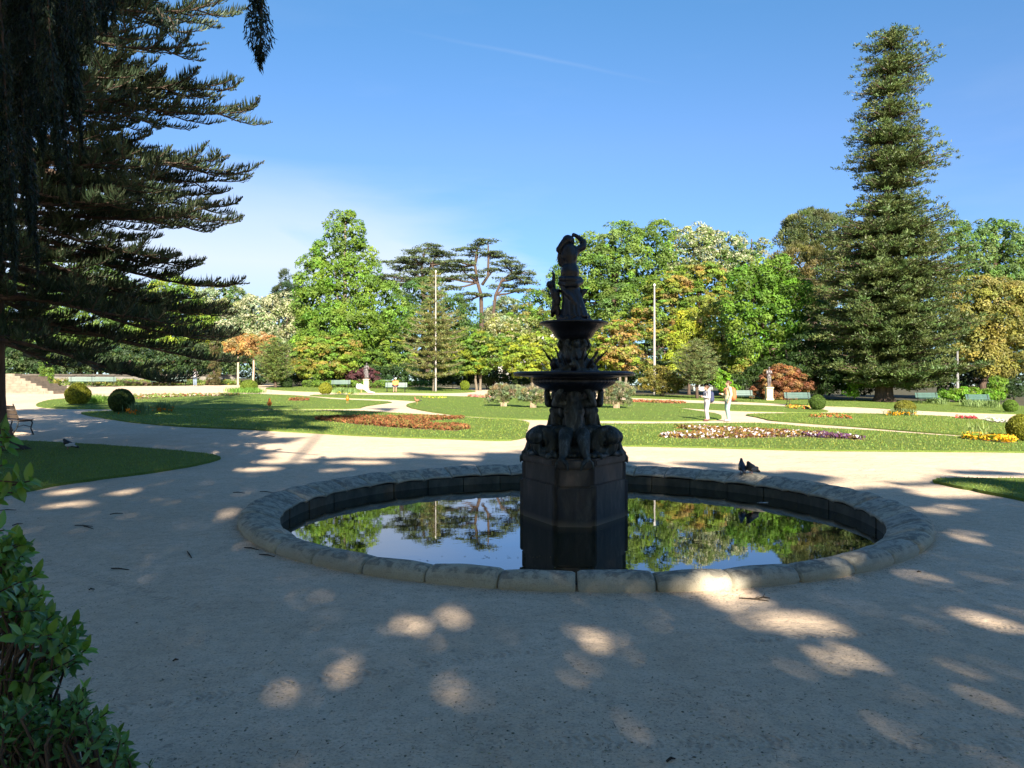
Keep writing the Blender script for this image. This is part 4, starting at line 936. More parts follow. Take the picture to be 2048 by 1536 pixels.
# ------------------------------------------------------------------ araucarias
def blades(P0, U, w):
    W = nrm(np.cross(U, rand_dirs(len(U))))*w
    return rhombi(P0, U, W)
def tier_tree(name, label, d, px, base_py, top_py, prof, levels, nb, tuft, nper, tint, tr, bark='bark_brown', rise=.0, seed=1, bare=.12, trunk_r=None, lean=0, tiers=None):
    """tiered conifer; prof: [(py, left px, right px)] half widths measured from the trunk"""
    r = np.random.default_rng(seed); k = d/F
    bx = (px-PX)*k; bz = gz(bx, d); root = empty(name, (bx, d, bz), 0, label, 'tree')
    ztop = EYE+(HY-top_py)*k-bz
    pz = np.array([EYE+(HY-p[0])*k-bz for p in prof])[::-1]; pl = np.array([p[1]*k for p in prof])[::-1]; pr = np.array([p[2]*k for p in prof])[::-1]
    C, D, S = [], [], []; q = MB()
    z0 = pz[0]
    LV = []
    if tiers:
        z = z0
        while z < ztop-.5:
            t = (z-z0)/(ztop-z0); f0 = r.uniform(.74, 1.10)
            sp_ = tiers*(.62+.38*min(1, t*2))*r.uniform(.85, 1.15)
            for j, (dz, lf) in enumerate(((0, 1.0), (.22, .90), (.45, .72)) if t < 9 else ((0, 1.0), (.24, .74))): LV.append((z+sp_*dz, f0*lf, t))
            z += sp_
    else:
        for i in range(levels): t = i/(levels-1); LV.append((z0+(ztop-z0)*(t**.92)*.99, 1.0, t))
    for z, lfac, t in LV:
        a0 = r.uniform(0, 6.28); n = nb if t < .8 else max(5, int(nb*.72))
        for b in range(n):
            a = a0+6.283*b/n+r.normal(0, .12); cx = math.cos(a)
            L = np.interp(z, pz, pl if cx < 0 else pr)*(r.uniform(.70, 1.06) if not tiers else r.uniform(.70, 1.0)*(1.16 if t < .42 else 1))*lfac
            if L < .15: continue
            xo = lean*(z/ztop)
            dirv = np.array([math.cos(a), math.sin(a), 0])
            m = max(3, int(L/tuft*1.25)); ts = np.linspace(bare, 1, m)
            zz = z+L*(rise*ts-.22*ts+.24*ts**2.2)+r.normal(0, .04)
            pts = np.array([xo, 0, 0])+dirv*(ts*L)[:, None]; pts[:, 2] = zz
            q.tube([(xo, 0, z-.0), tuple(pts[m//2]), tuple(pts[-1])], [max(.02, .012*L+.015), .01*L+.01, .008], 5, False)
            perp = np.array([-dirv[1], dirv[0], 0])
            for j in range(m):
                wdt = L*.32*math.sin(math.pi*min(1, .25+.75*ts[j]))*(1.1-ts[j]*.55)
                ns = max(1, int(2*wdt/tuft*1.1))
                for s in range(ns):
                    o = (s+.5)/ns*2-1
                    C.append(pts[j]+perp*o*wdt+dirv*(-abs(o)*wdt*.4)+r.normal(0, tuft*.16, 3)); D.append(dirv*.6+perp*o*.5); S.append(tuft*r.uniform(.6, 1.05))
    C = np.array(C); D = np.array(D); S = np.array(S); n = len(C)
    CC = np.repeat(C, nper, 0); DD = np.repeat(D, nper, 0); SS = np.repeat(S, nper)[:, None]
    U = nrm(DD*.55+r.normal(size=CC.shape)*np.array([.55, .55, .3])+np.array([0, 0, .42]))
    pos = CC+U*SS*.35+r.normal(size=CC.shape)*SS*np.array([.30, .30, .12])
    V, Fc = blades(pos, U*SS*(.42 if not tiers else .23), SS*(.085 if not tiers else .09))
    T = np.repeat(np.array(tint)*r.uniform(.55, 1.45, (n, 1))*np.stack([r.uniform(.85, 1.3, n), np.ones(n), np.ones(n)], 1), nper, 0)*r.uniform(.7, 1.35, (n*nper, 1))
    link('crown', npmesh('crown', V, Fc, T), 'needle', root)
    tw = trunk_r or tr
    q.tube([(0, 0, -.2), (0, 0, .5), (0, 0, 2.0), (lean*.5, 0, ztop*.5), (lean, 0, ztop*.99)], [tw*1.7, tw*1.15, tw*.95, tw*.55, .04], 14)
    q.build('trunk', bark, root, smooth=True)
    return root
tier_tree('giant_araucaria', 'giant tiered araucaria with thick trunk towering over the right side', 61, 1768, 803, 44,
  [(34, 14, 14), (56, 40, 36), (80, 78, 66), (110, 85, 92), (150, 95, 100), (195, 98, 72), (225, 105, 80), (262, 115, 100), (290, 95, 92), (315, 85, 125), (355, 88, 100), (385, 108, 118), (420, 135, 150), (520, 152, 152), (600, 158, 168), (680, 145, 172), (730, 128, 168), (765, 100, 150)],
  46, 13, .62, 30, (.062, .096, .028), .62, seed=3, lean=.7, bare=.10, tiers=1.85)
tier_tree('young_araucaria', 'slender young araucaria with airy tiers beside the pale lamp pole left of centre', 72, 868, 775, 545,
  [(550, 5, 5), (580, 32, 30), (610, 22, 24), (640, 50, 60), (680, 66, 70), (720, 72, 68), (750, 70, 60)], 17, 9, .42, 12, (.13, .15, .045), .14, seed=8, rise=.12, bare=.25, bark='bark_grey')
tier_tree('young_araucaria', 'feathery young araucaria in front of the yellow-green columns right of the fountain', 62, 1394, 785, 682,
  [(684, 6, 6), (700, 28, 28), (725, 45, 45), (750, 52, 52), (768, 44, 44)], 12, 10, .30, 16, (.11, .15, .05), .10, seed=9, rise=.35, bare=.2)
tier_tree('young_araucaria', 'small bushy young araucaria with upswept branches beside the orange saplings', 74, 551, 776, 678,
  [(680, 6, 6), (700, 30, 30), (725, 44, 42), (745, 46, 44), (762, 40, 40)], 11, 10, .32, 16, (.10, .15, .035), .12, seed=10, rise=.45, bare=.2)

def comb_tree():
    """the near araucaria: long drooping limbs carrying upswept combs of needle shoots"""
    r = np.random.default_rng(21); d = 17.6; bx, by = -12.32, d; bz = gz(bx, by)
    root = empty('araucaria', (bx, by, bz), 0, 'dark near araucaria at the left edge with drooping comb-like branches against the sky', 'tree')
    B, D0, L0 = [], [], []; q = MB(); CL = []
    up = np.array([0, 0, 1.])
    def limb(p0, dirv, L, z_a, z_b, z_c, r0, comb_from, spacing, ll, prim=True):
        m = max(6, int(L/spacing)); t = np.linspace(0, 1, m)
        side = np.array([-dirv[1], dirv[0], 0]); wig = .05*L*np.sin(t*3+r.uniform(0, 6))
        pts = p0+dirv*(t*L)[:, None]+side*wig[:, None]; pts[:, 2] += L*(z_a*t+z_b*t**2+z_c*t**3)
        kk = np.linspace(0, m-1, 7 if prim else 4).astype(int)
        q.tube([tuple(pts[i]) for i in kk], list(np.linspace(r0, .008, len(kk))), 5 if prim else 3, False)
        tan = nrm(np.gradient(pts, axis=0)); sel = t > comb_from
        for s in (-1, 1, -1, 1) if not prim else (-1, 1, -1, 1):
            b = pts[sel]; tt = t[sel]; tg = tan[sel]; n = len(b)
            if n == 0: continue
            sd = nrm(np.cross(tg, up))*s
            dd = nrm(tg*.75+sd*rng.uniform(.25, .8, (n, 1))+up*rng.uniform(.1, .8, (n, 1))+.14*r.normal(size=(n, 3)))
            ln = ll*np.clip((1-tt)*2.4+.16, .12, 1)*r.uniform(.7, 1.1, n)
            B.append(b+r.normal(size=b.shape)*.01); D0.append(dd); L0.append(ln); CL.append(np.full(n, r.uniform(.6, 1.3)))
        return pts
    specs = []
    z = 2.75
    while z < 19.5:
        nb = 6 if z < 12.5 else 5
        a0 = r.uniform(0, 6.28)
        for b in range(nb):
            specs.append((z+r.uniform(-.15, .15), a0+6.283*b/nb+r.normal(0, .15)))
        z += .47 if z < 12.5 else .8
    # limbs that reach out over the plaza, in the plane seen from the fountain side
    for py, tx, a in ((100, 487, -.1), (60, 470, .2), (178, 480, .15), (268, 528, 0), (300, 500, .25), (350, 505, -.15), (408, 497, .1), (455, 405, -.3), (480, 400, .3), (525, 480, -.05), (560, 400, .3), (590, 470, .2), (640, 492, -.1), (665, 440, .15), (20, 420, 0), (145, 470, -.2), (225, 480, .3), (430, 470, .4)):
        zt = EYE+(HY-py)*d/F-bz; specs.append((zt+(1.25 if zt > 3.5 else .95), a, (tx-24-PX)/F*(d+3*math.sin(a))-bx))
    for sp_ in specs:
        zz, a = sp_[:2]
        ca, sa = math.cos(a), math.sin(a)
        if ca < -.45 and zz < 11 and r.random() < .6: continue
        zz_abs = zz
        Lm = 5.7 if zz_abs < 9.5 else max(.6, 5.7*(1-(zz_abs-9.5)/11.5))
        L = (sp_[2]/max(ca, .5) if len(sp_) > 2 else Lm*r.uniform(.6, 1.05))
        dirv = np.array([ca, sa, 0])
        low = zz_abs < 3.6
        za, zb, zc = (.14, -.66, .44) if low else (-.08, -.42, .40)
        za += r.normal(0, .10)
        p0 = np.array([0, 0, zz])
        coarse = zz_abs > 12.5
        pts = limb(p0, dirv, L, za, zb, zc, .07 if not coarse else .05, .30, .055 if not coarse else .12, .42)
        ns = 11 if not coarse else 6
        for s in range(ns):
            t = .14+.80*s/ns+r.uniform(0, .05); i = min(len(pts)-1, int(t*len(pts)))
            sd = 1 if s % 2 else -1
            aa = a+sd*r.uniform(.35, .8); dv = np.array([math.cos(aa), math.sin(aa), 0])
            Ls = (1-t*.65)*L*r.uniform(.22, .42)+.25
            limb(pts[i], dv, Ls, -.10+r.normal(0, .08), -.15, .35, .022, .15, .06 if not coarse else .13, .34, False)
    B = np.concatenate(B); D = np.concatenate(D0); L = np.concatenate(L0)[:, None]; cl = np.concatenate(CL)[:, None]
    n = len(B)
    p1 = B+D*L*.5; D2 = nrm(D*.7+up*.75); p2 = p1+D2*L*.5
    W = nrm(np.cross(D, rand_dirs(n)))*.0165
    V = np.empty((n, 5, 3)); V[:, 0] = B; V[:, 1] = p1+W; V[:, 2] = p2; V[:, 3] = p1-W; V[:, 4] = p1+np.cross(nrm(D), W)
    Fa = np.arange(5*n).reshape(n, 5); Fc = np.concatenate([Fa[:, [0, 1, 2, 3]]], 0)
    # second blade at right angles, as triangles folded into quads
    W2 = np.cross(nrm(D), W)
    V2 = np.empty((n, 4, 3)); V2[:, 0] = B; V2[:, 1] = p1+W2; V2[:, 2] = p2; V2[:, 3] = p1-W2
    Vall = V[:, :4].reshape(-1, 3); Fall = np.arange(4*n).reshape(n, 4)
    T = np.array([.040, .062, .030])*cl*r.uniform(.6, 1.4, (n, 1))*np.stack([r.uniform(.85, 1.25, n), np.ones(n), np.ones(n)], 1)
    link('crown', npmesh('crown', Vall, Fall, T), 'needle', root)
    q.build('limbs', 'bark_brown', root, smooth=True)
    q = MB(); rr = .36
    rings = []
    prof_ = [(-.25, 1.05), (.0, .80), (.15, .62), (.35, .49), (.7, .41), (1.3, .37), (2.5, .35), (6, .31), (12, .2), (20, .04)]
    n_ = 24
    for zz, rd_ in prof_:
        fl = max(0, 1-zz/.8)
        rings.append([q.bm.verts.new((rd_*(1+fl*.28*math.sin(5*6.283*k/n_+.6)+.03*math.sin(9*6.283*k/n_))*math.cos(6.283*k/n_), rd_*(1+fl*.28*math.sin(5*6.283*k/n_+.6))*math.sin(6.283*k/n_), zz)) for k in range(n_)])
    for a_, b_ in zip(rings, rings[1:]):
        for k in range(n_): q.bm.faces.new((a_[k], a_[(k+1) % n_], b_[(k+1) % n_], b_[k]))
    q.build('trunk', 'bark_brown', root, smooth=True)
    print('comb blades', 2*n)
comb_tree()

def hanging_tree():
    """near tree outside the frame whose drooping sprays hang into the top left"""
    r = np.random.default_rng(5); bx, by = -6.9, 6.8
    root = empty('drooping_cypress', (bx, by, 0), 0, 'very dark drooping cypress sprays hanging into the top left corner', 'tree')
    strands = []          # (px, bottom py, d, width px)
    for (px, py, w) in ((10, 420, 60), (40, 330, 50), (60, 470, 40), (85, 300, 60), (118, 340, 40), (150, 240, 55), (140, 400, 26), (30, 560, 40), (0, 520, 50), (100, 120, 70), (210, 60, 40), (180, 130, 50), (235, 90, 22), (345, 62, 36), (322, 48, 30), (520, 130, 50), (5, 260, 70), (60, 200, 70), (130, 180, 60), (165, 300, 24), (-30, 600, 60), (75, 540, 24)):
        dd = 7.0+r.uniform(-1.2, 1.2) if px != 520 else 6.4
        strands.append((px, py, dd, w))
    Vs, Fs, Ts = [], [], []; off = 0; q = MB()
    for (px, py, dd, w) in strands:
        bot = np.array(P(px, py, dd)); wm = w*dd/F*.5
        topz = 5.6 if px > 300 else 6.5
        axis_top = np.array([bot[0]-(.05 if px > 300 else .3), bot[1], topz]); L = topz-bot[2]
        q.tube([tuple(axis_top-np.array([bx, by, 0])), tuple((axis_top*.5+bot*.5)-np.array([bx, by, 0])+np.array([.04, 0, 0])), tuple(bot-np.array([bx, by, 0]))], [.018, .010, .003], 5, False)
        n = int(L*2000*(w/45)**.9)
        t = r.uniform(0, 1, n)**.9; env = np.clip((1-t)*4.5+.10, .0, 1)*(1+.35*np.sin(t*L*9+px))
        a = r.uniform(0, 6.283, n); rad = wm*env*r.uniform(.05, 1, n)**.7
        pos = axis_top+(bot-axis_top)*t[:, None]+np.stack([np.cos(a)*rad, np.sin(a)*rad, r.normal(0, .03, n)], 1)
        U = nrm(np.stack([np.cos(a)*.45, np.sin(a)*.45, np.full(n, -1.0)], 1)+.32*r.normal(size=(n, 3)))
        ln = r.uniform(.012, .034, (n, 1))
        v, f = rhombi(pos, U*ln, nrm(np.cross(U, rand_dirs(n)))*ln*.26); Vs.append(v); Fs.append(f+off); off += len(v)
        Ts.append(np.array([.014, .026, .013])*r.uniform(.4, 1.7, (n, 1)))
    # the rest of the crown above and left of the frame, shading the strands
    N = 8000; c = np.array([-7.2, 5.2, 8.0]); dr = rand_dirs(N); pos = c+dr*np.array([3.6, 4.2, 2.3])*r.uniform(.5, 1, (N, 1))
    fr = (pos[:, 2]-EYE)/np.maximum(pos[:, 1], .1) > .60
    fr |= pos[:, 0]/np.maximum(pos[:, 1], .1) < -.80
    pos = pos[fr & (pos[:, 1] > 0.6)]
    v, f = leaf_cloud(pos, rand_dirs(len(pos)), .16, .4, .6); Vs.append(v); Fs.append(f+off); Ts.append(np.array([.03, .05, .022])*r.uniform(.6, 1.4, (len(pos), 1)))
    link('foliage', npmesh('foliage', np.concatenate(Vs)-np.array([bx, by, 0]), np.concatenate(Fs), np.concatenate(Ts)), 'needle', root)
    q.tube([(0, 0, -.2), (0, 0, .4), (0, 0, 3), (-.1, 0, 7), (0, 0, 10)], [.6, .45, .38, .3, .1], 14)
    q.tube([(0, 0, 5.6), (.8, .1, 6.2), (2.2, -.1, 6.6), (4.6, -.4, 5.75)], [.16, .12, .08, .02], 7)
    q.tube([(0, 0, 6.0), (1.0, -.8, 6.6), (2.6, -1.2, 6.7)], [.14, .10, .03], 7)
    q.build('trunk', 'bark_brown', root, smooth=True)
hanging_tree()

# ------------------------------------------------------------------ shade trees behind the viewpoint (they throw the dappled shade)
def shade_trees():
    r = np.random.default_rng(11)
    holes = [(885,1222,52,24),(860,1250,80,20),(690,1342,36,17),(1200,1272,62,30),(912,1378,48,34),(1480,1205,80,20),(1560,1245,140,26),(1450,1180,90,16),(1630,1260,70,14),(1690,1322,72,26),(1990,1238,90,22),(1900,1330,50,18),(1830,1380,30,12),(1960,1390,44,16),(1815,1450,40,14),(1540,1515,44,16),
             (1320,1310,26,10),(560,1392,30,12),(480,1030,34,16),(1860,1150,60,12),(1930,1080,50,20),(1890,1020,60,10),(1640,1130,60,14),(2020,1180,50,14),(1180,1120,10,5),(140,985,50,8),(50,972,60,6),(250,985,40,6),(150,1010,60,6),(330,1000,30,5),(1420,1170,60,18),(1740,1210,60,10),(1500,1500,20,8),(900,1290,40,14),(1110,1240,20,10)]
    def hole(x, y):
        px = PX+F*x/np.maximum(y, .5); py = HY+F*EYE/np.maximum(y, .5)
        wx = px+7*np.sin(py*.07)+3*np.sin(py*.16); wy = py+3*np.sin(px*.05)+1.2*np.sin(px*.11+1)
        h = np.zeros(len(x), bool); u_ = r.random(len(x))
        for a, b, u, v in holes: h |= ((wx-a)/u)**2+((wy-b)/v)**2 < .35+.7*u_
        return h
    # candidate ground points (where the shade must fall)
    N = 185000
    ii = np.arange(N); gx = -26+52*((ii*.7548776662)%1); gy = -7+28.5*((ii*.5698402910)%1)
    # ragged far edge of the shade
    edge = 17.2+.9*np.sin(gx*.55+1)+.7*np.sin(gx*1.7)+np.where(gx < -3.5, np.minimum((-gx-3.5)*.55, 3.2), 0)-np.where(gx > 1.5, np.minimum((gx-1.5)*.8, 3.3), 0)
    fr = np.clip((edge-gy)/3.4, 0, 1)           # thins towards the edge
    nzv = .5+.5*np.sin(gx*1.9+gy*.9+2*np.sin(gy*.8))*np.sin(gy*2.3-gx*.6+1.5*np.sin(gx*.7))
    keep = (gy < edge) & ((fr > .9) | (nzv > .62-fr*.55)) & ~hole(gx, gy)
    # keep the fountain's tall body shaded too: points further along the sun ray are covered by the same canopy
    keep |= (np.abs(gx-.3-.0*gy) < 1.0) & (gy > 9) & (gy < 17.6)
    gx, gy = gx[keep], gy[keep]; n = len(gx)
    hz = np.clip((gy-r.uniform(-17, -9.5, n))*math.tan(R(SUN_EL))/math.cos(R(11)), 1.2, 30)
    # patchy upper canopy that also shades the near araucaria
    m = 30000; ax_ = r.uniform(-21, -6, m); ay_ = r.uniform(20, 42, m)
    kk = (.5+.5*np.sin(ax_*1.1+ay_*.5+1)*np.sin(ay_*.9-ax_*.4)) < .58; kk &= ay_ < 37+3*np.sin(ax_*.8)
    ax_, ay_ = ax_[kk], ay_[kk]; gx = np.concatenate([gx, ax_]); gy = np.concatenate([gy, ay_]); hz = np.concatenate([hz, (ay_-r.uniform(-15, -9, len(ax_)))*math.tan(R(SUN_EL))]); n = len(gx)
    S = np.array(TO_SUN)/TO_SUN.z
    C = np.stack([gx, gy, np.zeros(n)], 1)+S*hz[:, None]
    fl = C[:, 1] < 1.0; C = C[fl]; n = len(C)
    trunks = [(-20, -12), (-13, -14), (-6, -12.5), (1, -14), (8, -12), (15, -14), (22, -12.5), (30, -14)]
    tid = np.argmin([np.hypot(C[:, 0]-a, C[:, 1]-b) for a, b in trunks], 0)
    for i, (a, b) in enumerate(trunks):
        c = C[tid == i]
        if len(c) < 50: continue
        root = empty('shade_tree', (a, b, 0), 0, 'tall leafy tree behind the viewer casting dappled shade on the gravel', 'tree', 'shade trees behind the viewpoint')
        N_ = np.tile(np.array(TO_SUN), (len(c), 1))
        v, f = leaf_cloud(c, N_, .116, .75, .45)
        link('crown', npmesh('crown', v-np.array([a, b, 0]), f, np.array([.32, .31, .13])*r.uniform(.6, 1.3, (len(c), 1))), 'canopy_leaf', root)  # unseen leaves coloured pale and warm so their bounce brightens the shade
        q = MB(); q.tube([(0, 0, -.2), (0, 0, .5), (0, 0, 5), (.3, 0, 11), (.2, 0, 15)], [.6, .42, .36, .22, .05], 10)
        for k in range(9):
            p = V3(c[int(r.integers(len(c)))])-V3((a, b, 0)); z_ = r.uniform(5, 9)
            q.tube([(.05*z_*.1, 0, z_), (p.x*.5, p.y*.5, (z_+p.z)/2+.4), tuple(p)], [.14, .09, .02], 6)
        q.build('trunk', 'bark_grey', root, smooth=True)
shade_trees()
# ================================================================== garden furniture, statues, people, birds
# topiary
def topiary(px, ybot, wpx, hpx, label, tint, n=9000, leaf=.035, egg=.0):
    x, y, z = at(px, ybot); k = y/F; rx = wpx*k/2; h = hpx*k
    root = empty('box_ball', (x, y, z+.03), 0, label, 'shrub', 'clipped box balls on the lawns')
    D = rand_dirs(n); D = D[D[:, 2] > -.85]; n = len(D)
    rr = 1+.012*np.sin(D[:, 0]*9+px)+.012*np.sin(D[:, 2]*8)+rng.normal(0, .018, n)
    sh = 1-egg*np.clip(D[:, 2], 0, 1)**2*.28
    C = D*np.stack([rx*sh, rx*sh, np.full(n, h/2)], 1)*rr[:, None]+np.array([0, 0, h/2])
    L = leaf*max(1, y/45)
    cl = .75+.5*(.5+.5*np.sin(D[:, 0]*14+D[:, 1]*11)*np.sin(D[:, 2]*13+D[:, 0]*7))
    v, f = leaf_cloud(C, D+np.array([0, 0, .3]), L, .6, .75)
    T = np.array(tint)*(cl*rng.uniform(.6, 1.45, n))[:, None]
    link('foliage', npmesh('foliage', v, f, T), 'leaf', root)
    q = MB(); q.ell((0, 0, h/2), (rx*.86, rx*.86, h*.43), sub=3); q.build('inner_core', 'bark_brown', root, smooth=True)  # solid dark core that closes the view through the leaves
    return root
yb, gb = (.20, .21, .02), (.085, .13, .02)
topiary(156, 812, 46, 44, 'yellow-green egg-shaped box ball at the left tip of the lawn', yb, egg=1)
topiary(243, 827, 46, 47, 'dark green box ball in front of the grey-leaved iris clump, left', (.055, .085, .018), 11000)
topiary(498, 785, 33, 24, 'box ball rising out of a wide iris clump beside the left ring path', (.12, .17, .02), 5000)
topiary(573, 776, 23, 20, 'small dark box ball under the trees left of the purple maple', (.03, .06, .015), 4000)
topiary(651, 790, 25, 24, 'lime yellow box ball just left of the white peafowl', yb, 5000, egg=.6)
topiary(929.5, 781, 18, 19, 'small box ball in front of the far bench left of the fountain', (.15, .20, .02), 3500)
topiary(1635, 821, 30, 30, 'round dark green box ball right of the bench by the orange maple', (.07, .12, .02), 7000)
topiary(1810, 831, 38, 29, 'yellowing box ball set in irises and orange flowers on the right lawn', (.17, .17, .025), 7000)
topiary(2021, 825, 26, 24, 'small green box ball far right beside the distant path', (.11, .19, .025), 4500)
topiary(2046, 884, 56, 52, 'yellow-green box ball cut by the right edge of the frame', (.17, .18, .02), 12000)

# iris clumps
def irises(pts, label, tint, h=.5, dens=26, flower=None):
    Vs, Fs, Ts = [], [], []; off = 0
    c0 = np.array(at(*pts[0][:2]))
    for (px, py, wpx) in pts:
        x, y, z = at(px, py); w = wpx*y/F/2; n = int(dens*max(6, w*12))
        X = x+rng.normal(0, .45*w, n); Y = y+rng.normal(0, min(w*.4, .5), n); Z = terr(X, Y)+.03
        a = rng.uniform(0, 6.28, n); lean = rng.uniform(.05, .5, n); H_ = h*rng.uniform(.6, 1.15, n)
        B = np.stack([X, Y, Z], 1); dr = np.stack([np.cos(a)*lean, np.sin(a)*lean, np.ones(n)], 1)
        M = B+dr*(H_*.55)[:, None]; Tt = B+(dr*np.array([1.9, 1.9, .95]))*H_[:, None]
        W = nrm(np.stack([-np.sin(a), np.cos(a), np.zeros(n)], 1))*.014*max(1, y/35)
        V = np.empty((n, 4, 3)); V[:, 0] = B; V[:, 1] = M+W; V[:, 2] = Tt; V[:, 3] = M-W
        i_ = np.arange(n)[:, None]*4; Vs.append(V.reshape(-1, 3)); Fs.append(np.concatenate([i_+[[0, 1, 3]], i_+[[1, 2, 3]]])+off); off += 4*n
        tt_ = np.array(tint)*rng.uniform(.65, 1.4, (n, 1)); Ts += [tt_, tt_]
        if flower:
            nf = int(n*flower[0]); C = np.stack([x+rng.normal(0, .5*w, nf), y+rng.normal(0, .3, nf), np.zeros(nf)], 1); C[:, 2] = terr(C[:, 0], C[:, 1])+rng.uniform(.10, .26, nf)
            v, f = leaf_cloud(C, np.tile([0, -.6, 1.], (nf, 1)), .05*max(1, y/40), .9, .6); Vs.append(v); Fs.append(f+off); off += len(v); Ts.append(np.array(flower[1])*rng.uniform(.7, 1.2, (nf, 1)))
    o = link('iris_clump', npmesh('iris_clump', np.concatenate(Vs)-c0, np.concatenate(Fs), np.concatenate(Ts)), 'flower', None, tuple(c0))
    tag(o, label, 'irises', 'iris clumps on the lawns', 'stuff')
irises([(200, 809, 44), (185, 809, 30)], 'bright green iris clump between the two leftmost box balls', (.20, .33, .07))
irises([(275, 830, 40), (325, 826, 40)], 'grey-green iris clump with orange flowers right of the dark box ball', (.15, .21, .10), .5, 22, (.35, (.75, .20, .01)))
irises([(475, 788, 50), (510, 788, 44)], 'wide green iris clump ringing the box ball by the left ring path', (.14, .26, .05))
irises([(680, 789, 36), (700, 790, 26)], 'pale green iris clump right of the lime yellow box ball', (.20, .30, .11), .55, 26, (.1, (.8, .6, .03)))
irises([(1785, 833, 24), (1815, 833, 30)], 'iris clump with orange flowers around the yellowing box ball', (.16, .22, .10), .4, 20, (.5, (.80, .35, .01)))
irises([(1865, 808, 30), (1885, 810, 20)], 'pale iris clump in front of the right-hand far bench', (.22, .30, .12), .5)
irises([(1935, 814, 20), (1960, 816, 36), (1988, 817, 20)], 'row of pale irises in front of the last bench on the right', (.22, .30, .12), .55)
irises([(1950, 881, 18), (1972, 882, 16)], 'two sparse tall grassy plants rising from the yellow flower bed', (.24, .30, .12), .62, 2)
# flower beds
def bed(px, label, mix, dens=70, h=.10, leaf=.05, soil=True):
    pts = [at(*p)[:2] for p in px]
    o, A = sheet('bed_soil', None, 'soil', .055, .6, 1, pts); tag(o, kind='structure')
    G = scatter(A, dens); n = len(G); c0 = np.array([*A.mean(0), float(terr(*A.mean(0)))])
    d = A[:, 1].mean(); leaf = leaf*max(1, d/30)
    wts = np.array([m_[0] for m_ in mix]); idx = rng.choice(len(mix), n, p=wts/wts.sum())
    C = np.stack([G[:, 0], G[:, 1], terr(G[:, 0], G[:, 1])+.06+rng.uniform(0, h, n)], 1)
    cols = np.array([m_[1] for m_ in mix])[idx]
    v, f = leaf_cloud(C, np.tile([0, -.5, 1.], (n, 1)), leaf, .8, .9)
    o = link('flower_bed', npmesh('flower_bed', v-c0, f, cols*rng.uniform(.6, 1.35, (n, 1))), 'flower', None, tuple(c0))
    tag(o, label, 'flower bed', kind='stuff')
RB = [(3, (.20, .075, .035)), (2, (.27, .13, .05)), (2.5, (.14, .12, .035)), (1, (.10, .04, .02))]
bed([(620,842),(665,838.5),(732,838),(822,837.5),(880,837.5),(943,839),(900,841.5),(862,844),(849,850),(870,854),(905,852.5),(935,857),(942,860.5),(920,864),(900,865),(822,860.5),(732,853.5),(665,846)], 'crescent bed of rust-red and brown foliage plants left of the fountain', RB, 420)
bed([(1341,858),(1402,858.5),(1505,864.5),(1608,869),(1679,877.5),(1587,877.5),(1485,879.5),(1403,881),(1322,878.5),(1319,875),(1362,870.5),(1407,872),(1418,867),(1370,861)], 'crescent bed of white and lilac pansies over bronze foliage in front of the two standing visitors',
    [(1.3, (.62, .54, .60)), (3, (.24, .13, .045)), (2.6, (.15, .13, .03)), (1, (.10, .04, .03))], 330)
bed([(1600,869.5),(1650,872),(1705,879),(1740,885),(1690,882),(1600,877)], 'dark purple pansy tail of the bed in front of the two standing visitors', [(2, (.10, .04, .10)), (1, (.15, .10, .04)), (.4, (.6, .55, .6))], 300)
bed([(1921,877),(1950,876),(1986,877.5),(2024,885),(2040,889),(2012,889.5),(1986,886.5),(1950,883),(1924,881)], 'bright yellow-orange strip of flowers before the box ball on the right edge', [(2.4, (.70, .34, .02)), (1, (.66, .46, .04)), (2.5, (.13, .20, .03))], 420, .14)
bed([(1258,803.5),(1300,804.5),(1345,805.5),(1380,808),(1345,808.5),(1300,806.5),(1258,805.5)], 'long narrow red flower strip beside the ring path right of the fountain', [(2, (.34, .10, .06)), (2, (.24, .17, .06))], 120)
bed([(930,792.5),(975,795),(985,797),(950,796)], 'thin pink flower strip left of the silver shrubs', [(3, (.55, .22, .20)), (1, (.35, .25, .10))], 120)
bed([(1612,835),(1640,833),(1659,830.5),(1680,833),(1712,839.5),(1690,839.5),(1660,836),(1630,837.5)], 'zigzag bed of red flowers on the right lawn', [(1.6, (.36, .11, .04)), (2, (.15, .19, .04))], 90)
bed([(1905,837),(1935,836.5),(1960,840),(1930,840)], 'small crimson flower patch by the far right path', [(3, (.45, .05, .07)), (1, (.16, .16, .04))], 110)
bed([(1962,840.5),(1990,841),(2022,848),(1995,848),(1970,844)], 'small white flower patch beside the crimson one, far right', [(3, (.66, .66, .62)), (1.4, (.12, .16, .05))], 110)
bed([(570,802),(600,799.5),(624,802),(600,803.5)], 'small rust-red patch on the shaded left lawn', RB, 120)
bed([(265,793.5),(290,792.5),(340,791.5),(480,790),(478,792.5),(340,795),(296,799.5),(268,799)], 'pale pink and red mixed flower border along the left lawn edge', [(1, (.45, .36, .28)), (.8, (.36, .11, .05)), (3, (.15, .2, .05))], 60)
bed([(1567,814.5),(1590,814),(1620,817.5),(1616,820.5),(1585,819)], 'yellow and orange flower patch left of the round dark box ball', [(1.6, (.62, .36, .05)), (.8, (.5, .15, .05)), (2.5, (.13, .2, .04))], 100)
bed([(830,796),(870,795.5),(900,797),(870,798.5)], 'faint yellow-green sprinkling of flowers on the middle lawn', [(2, (.32, .34, .04)), (2, (.12, .22, .03))], 40, .05)

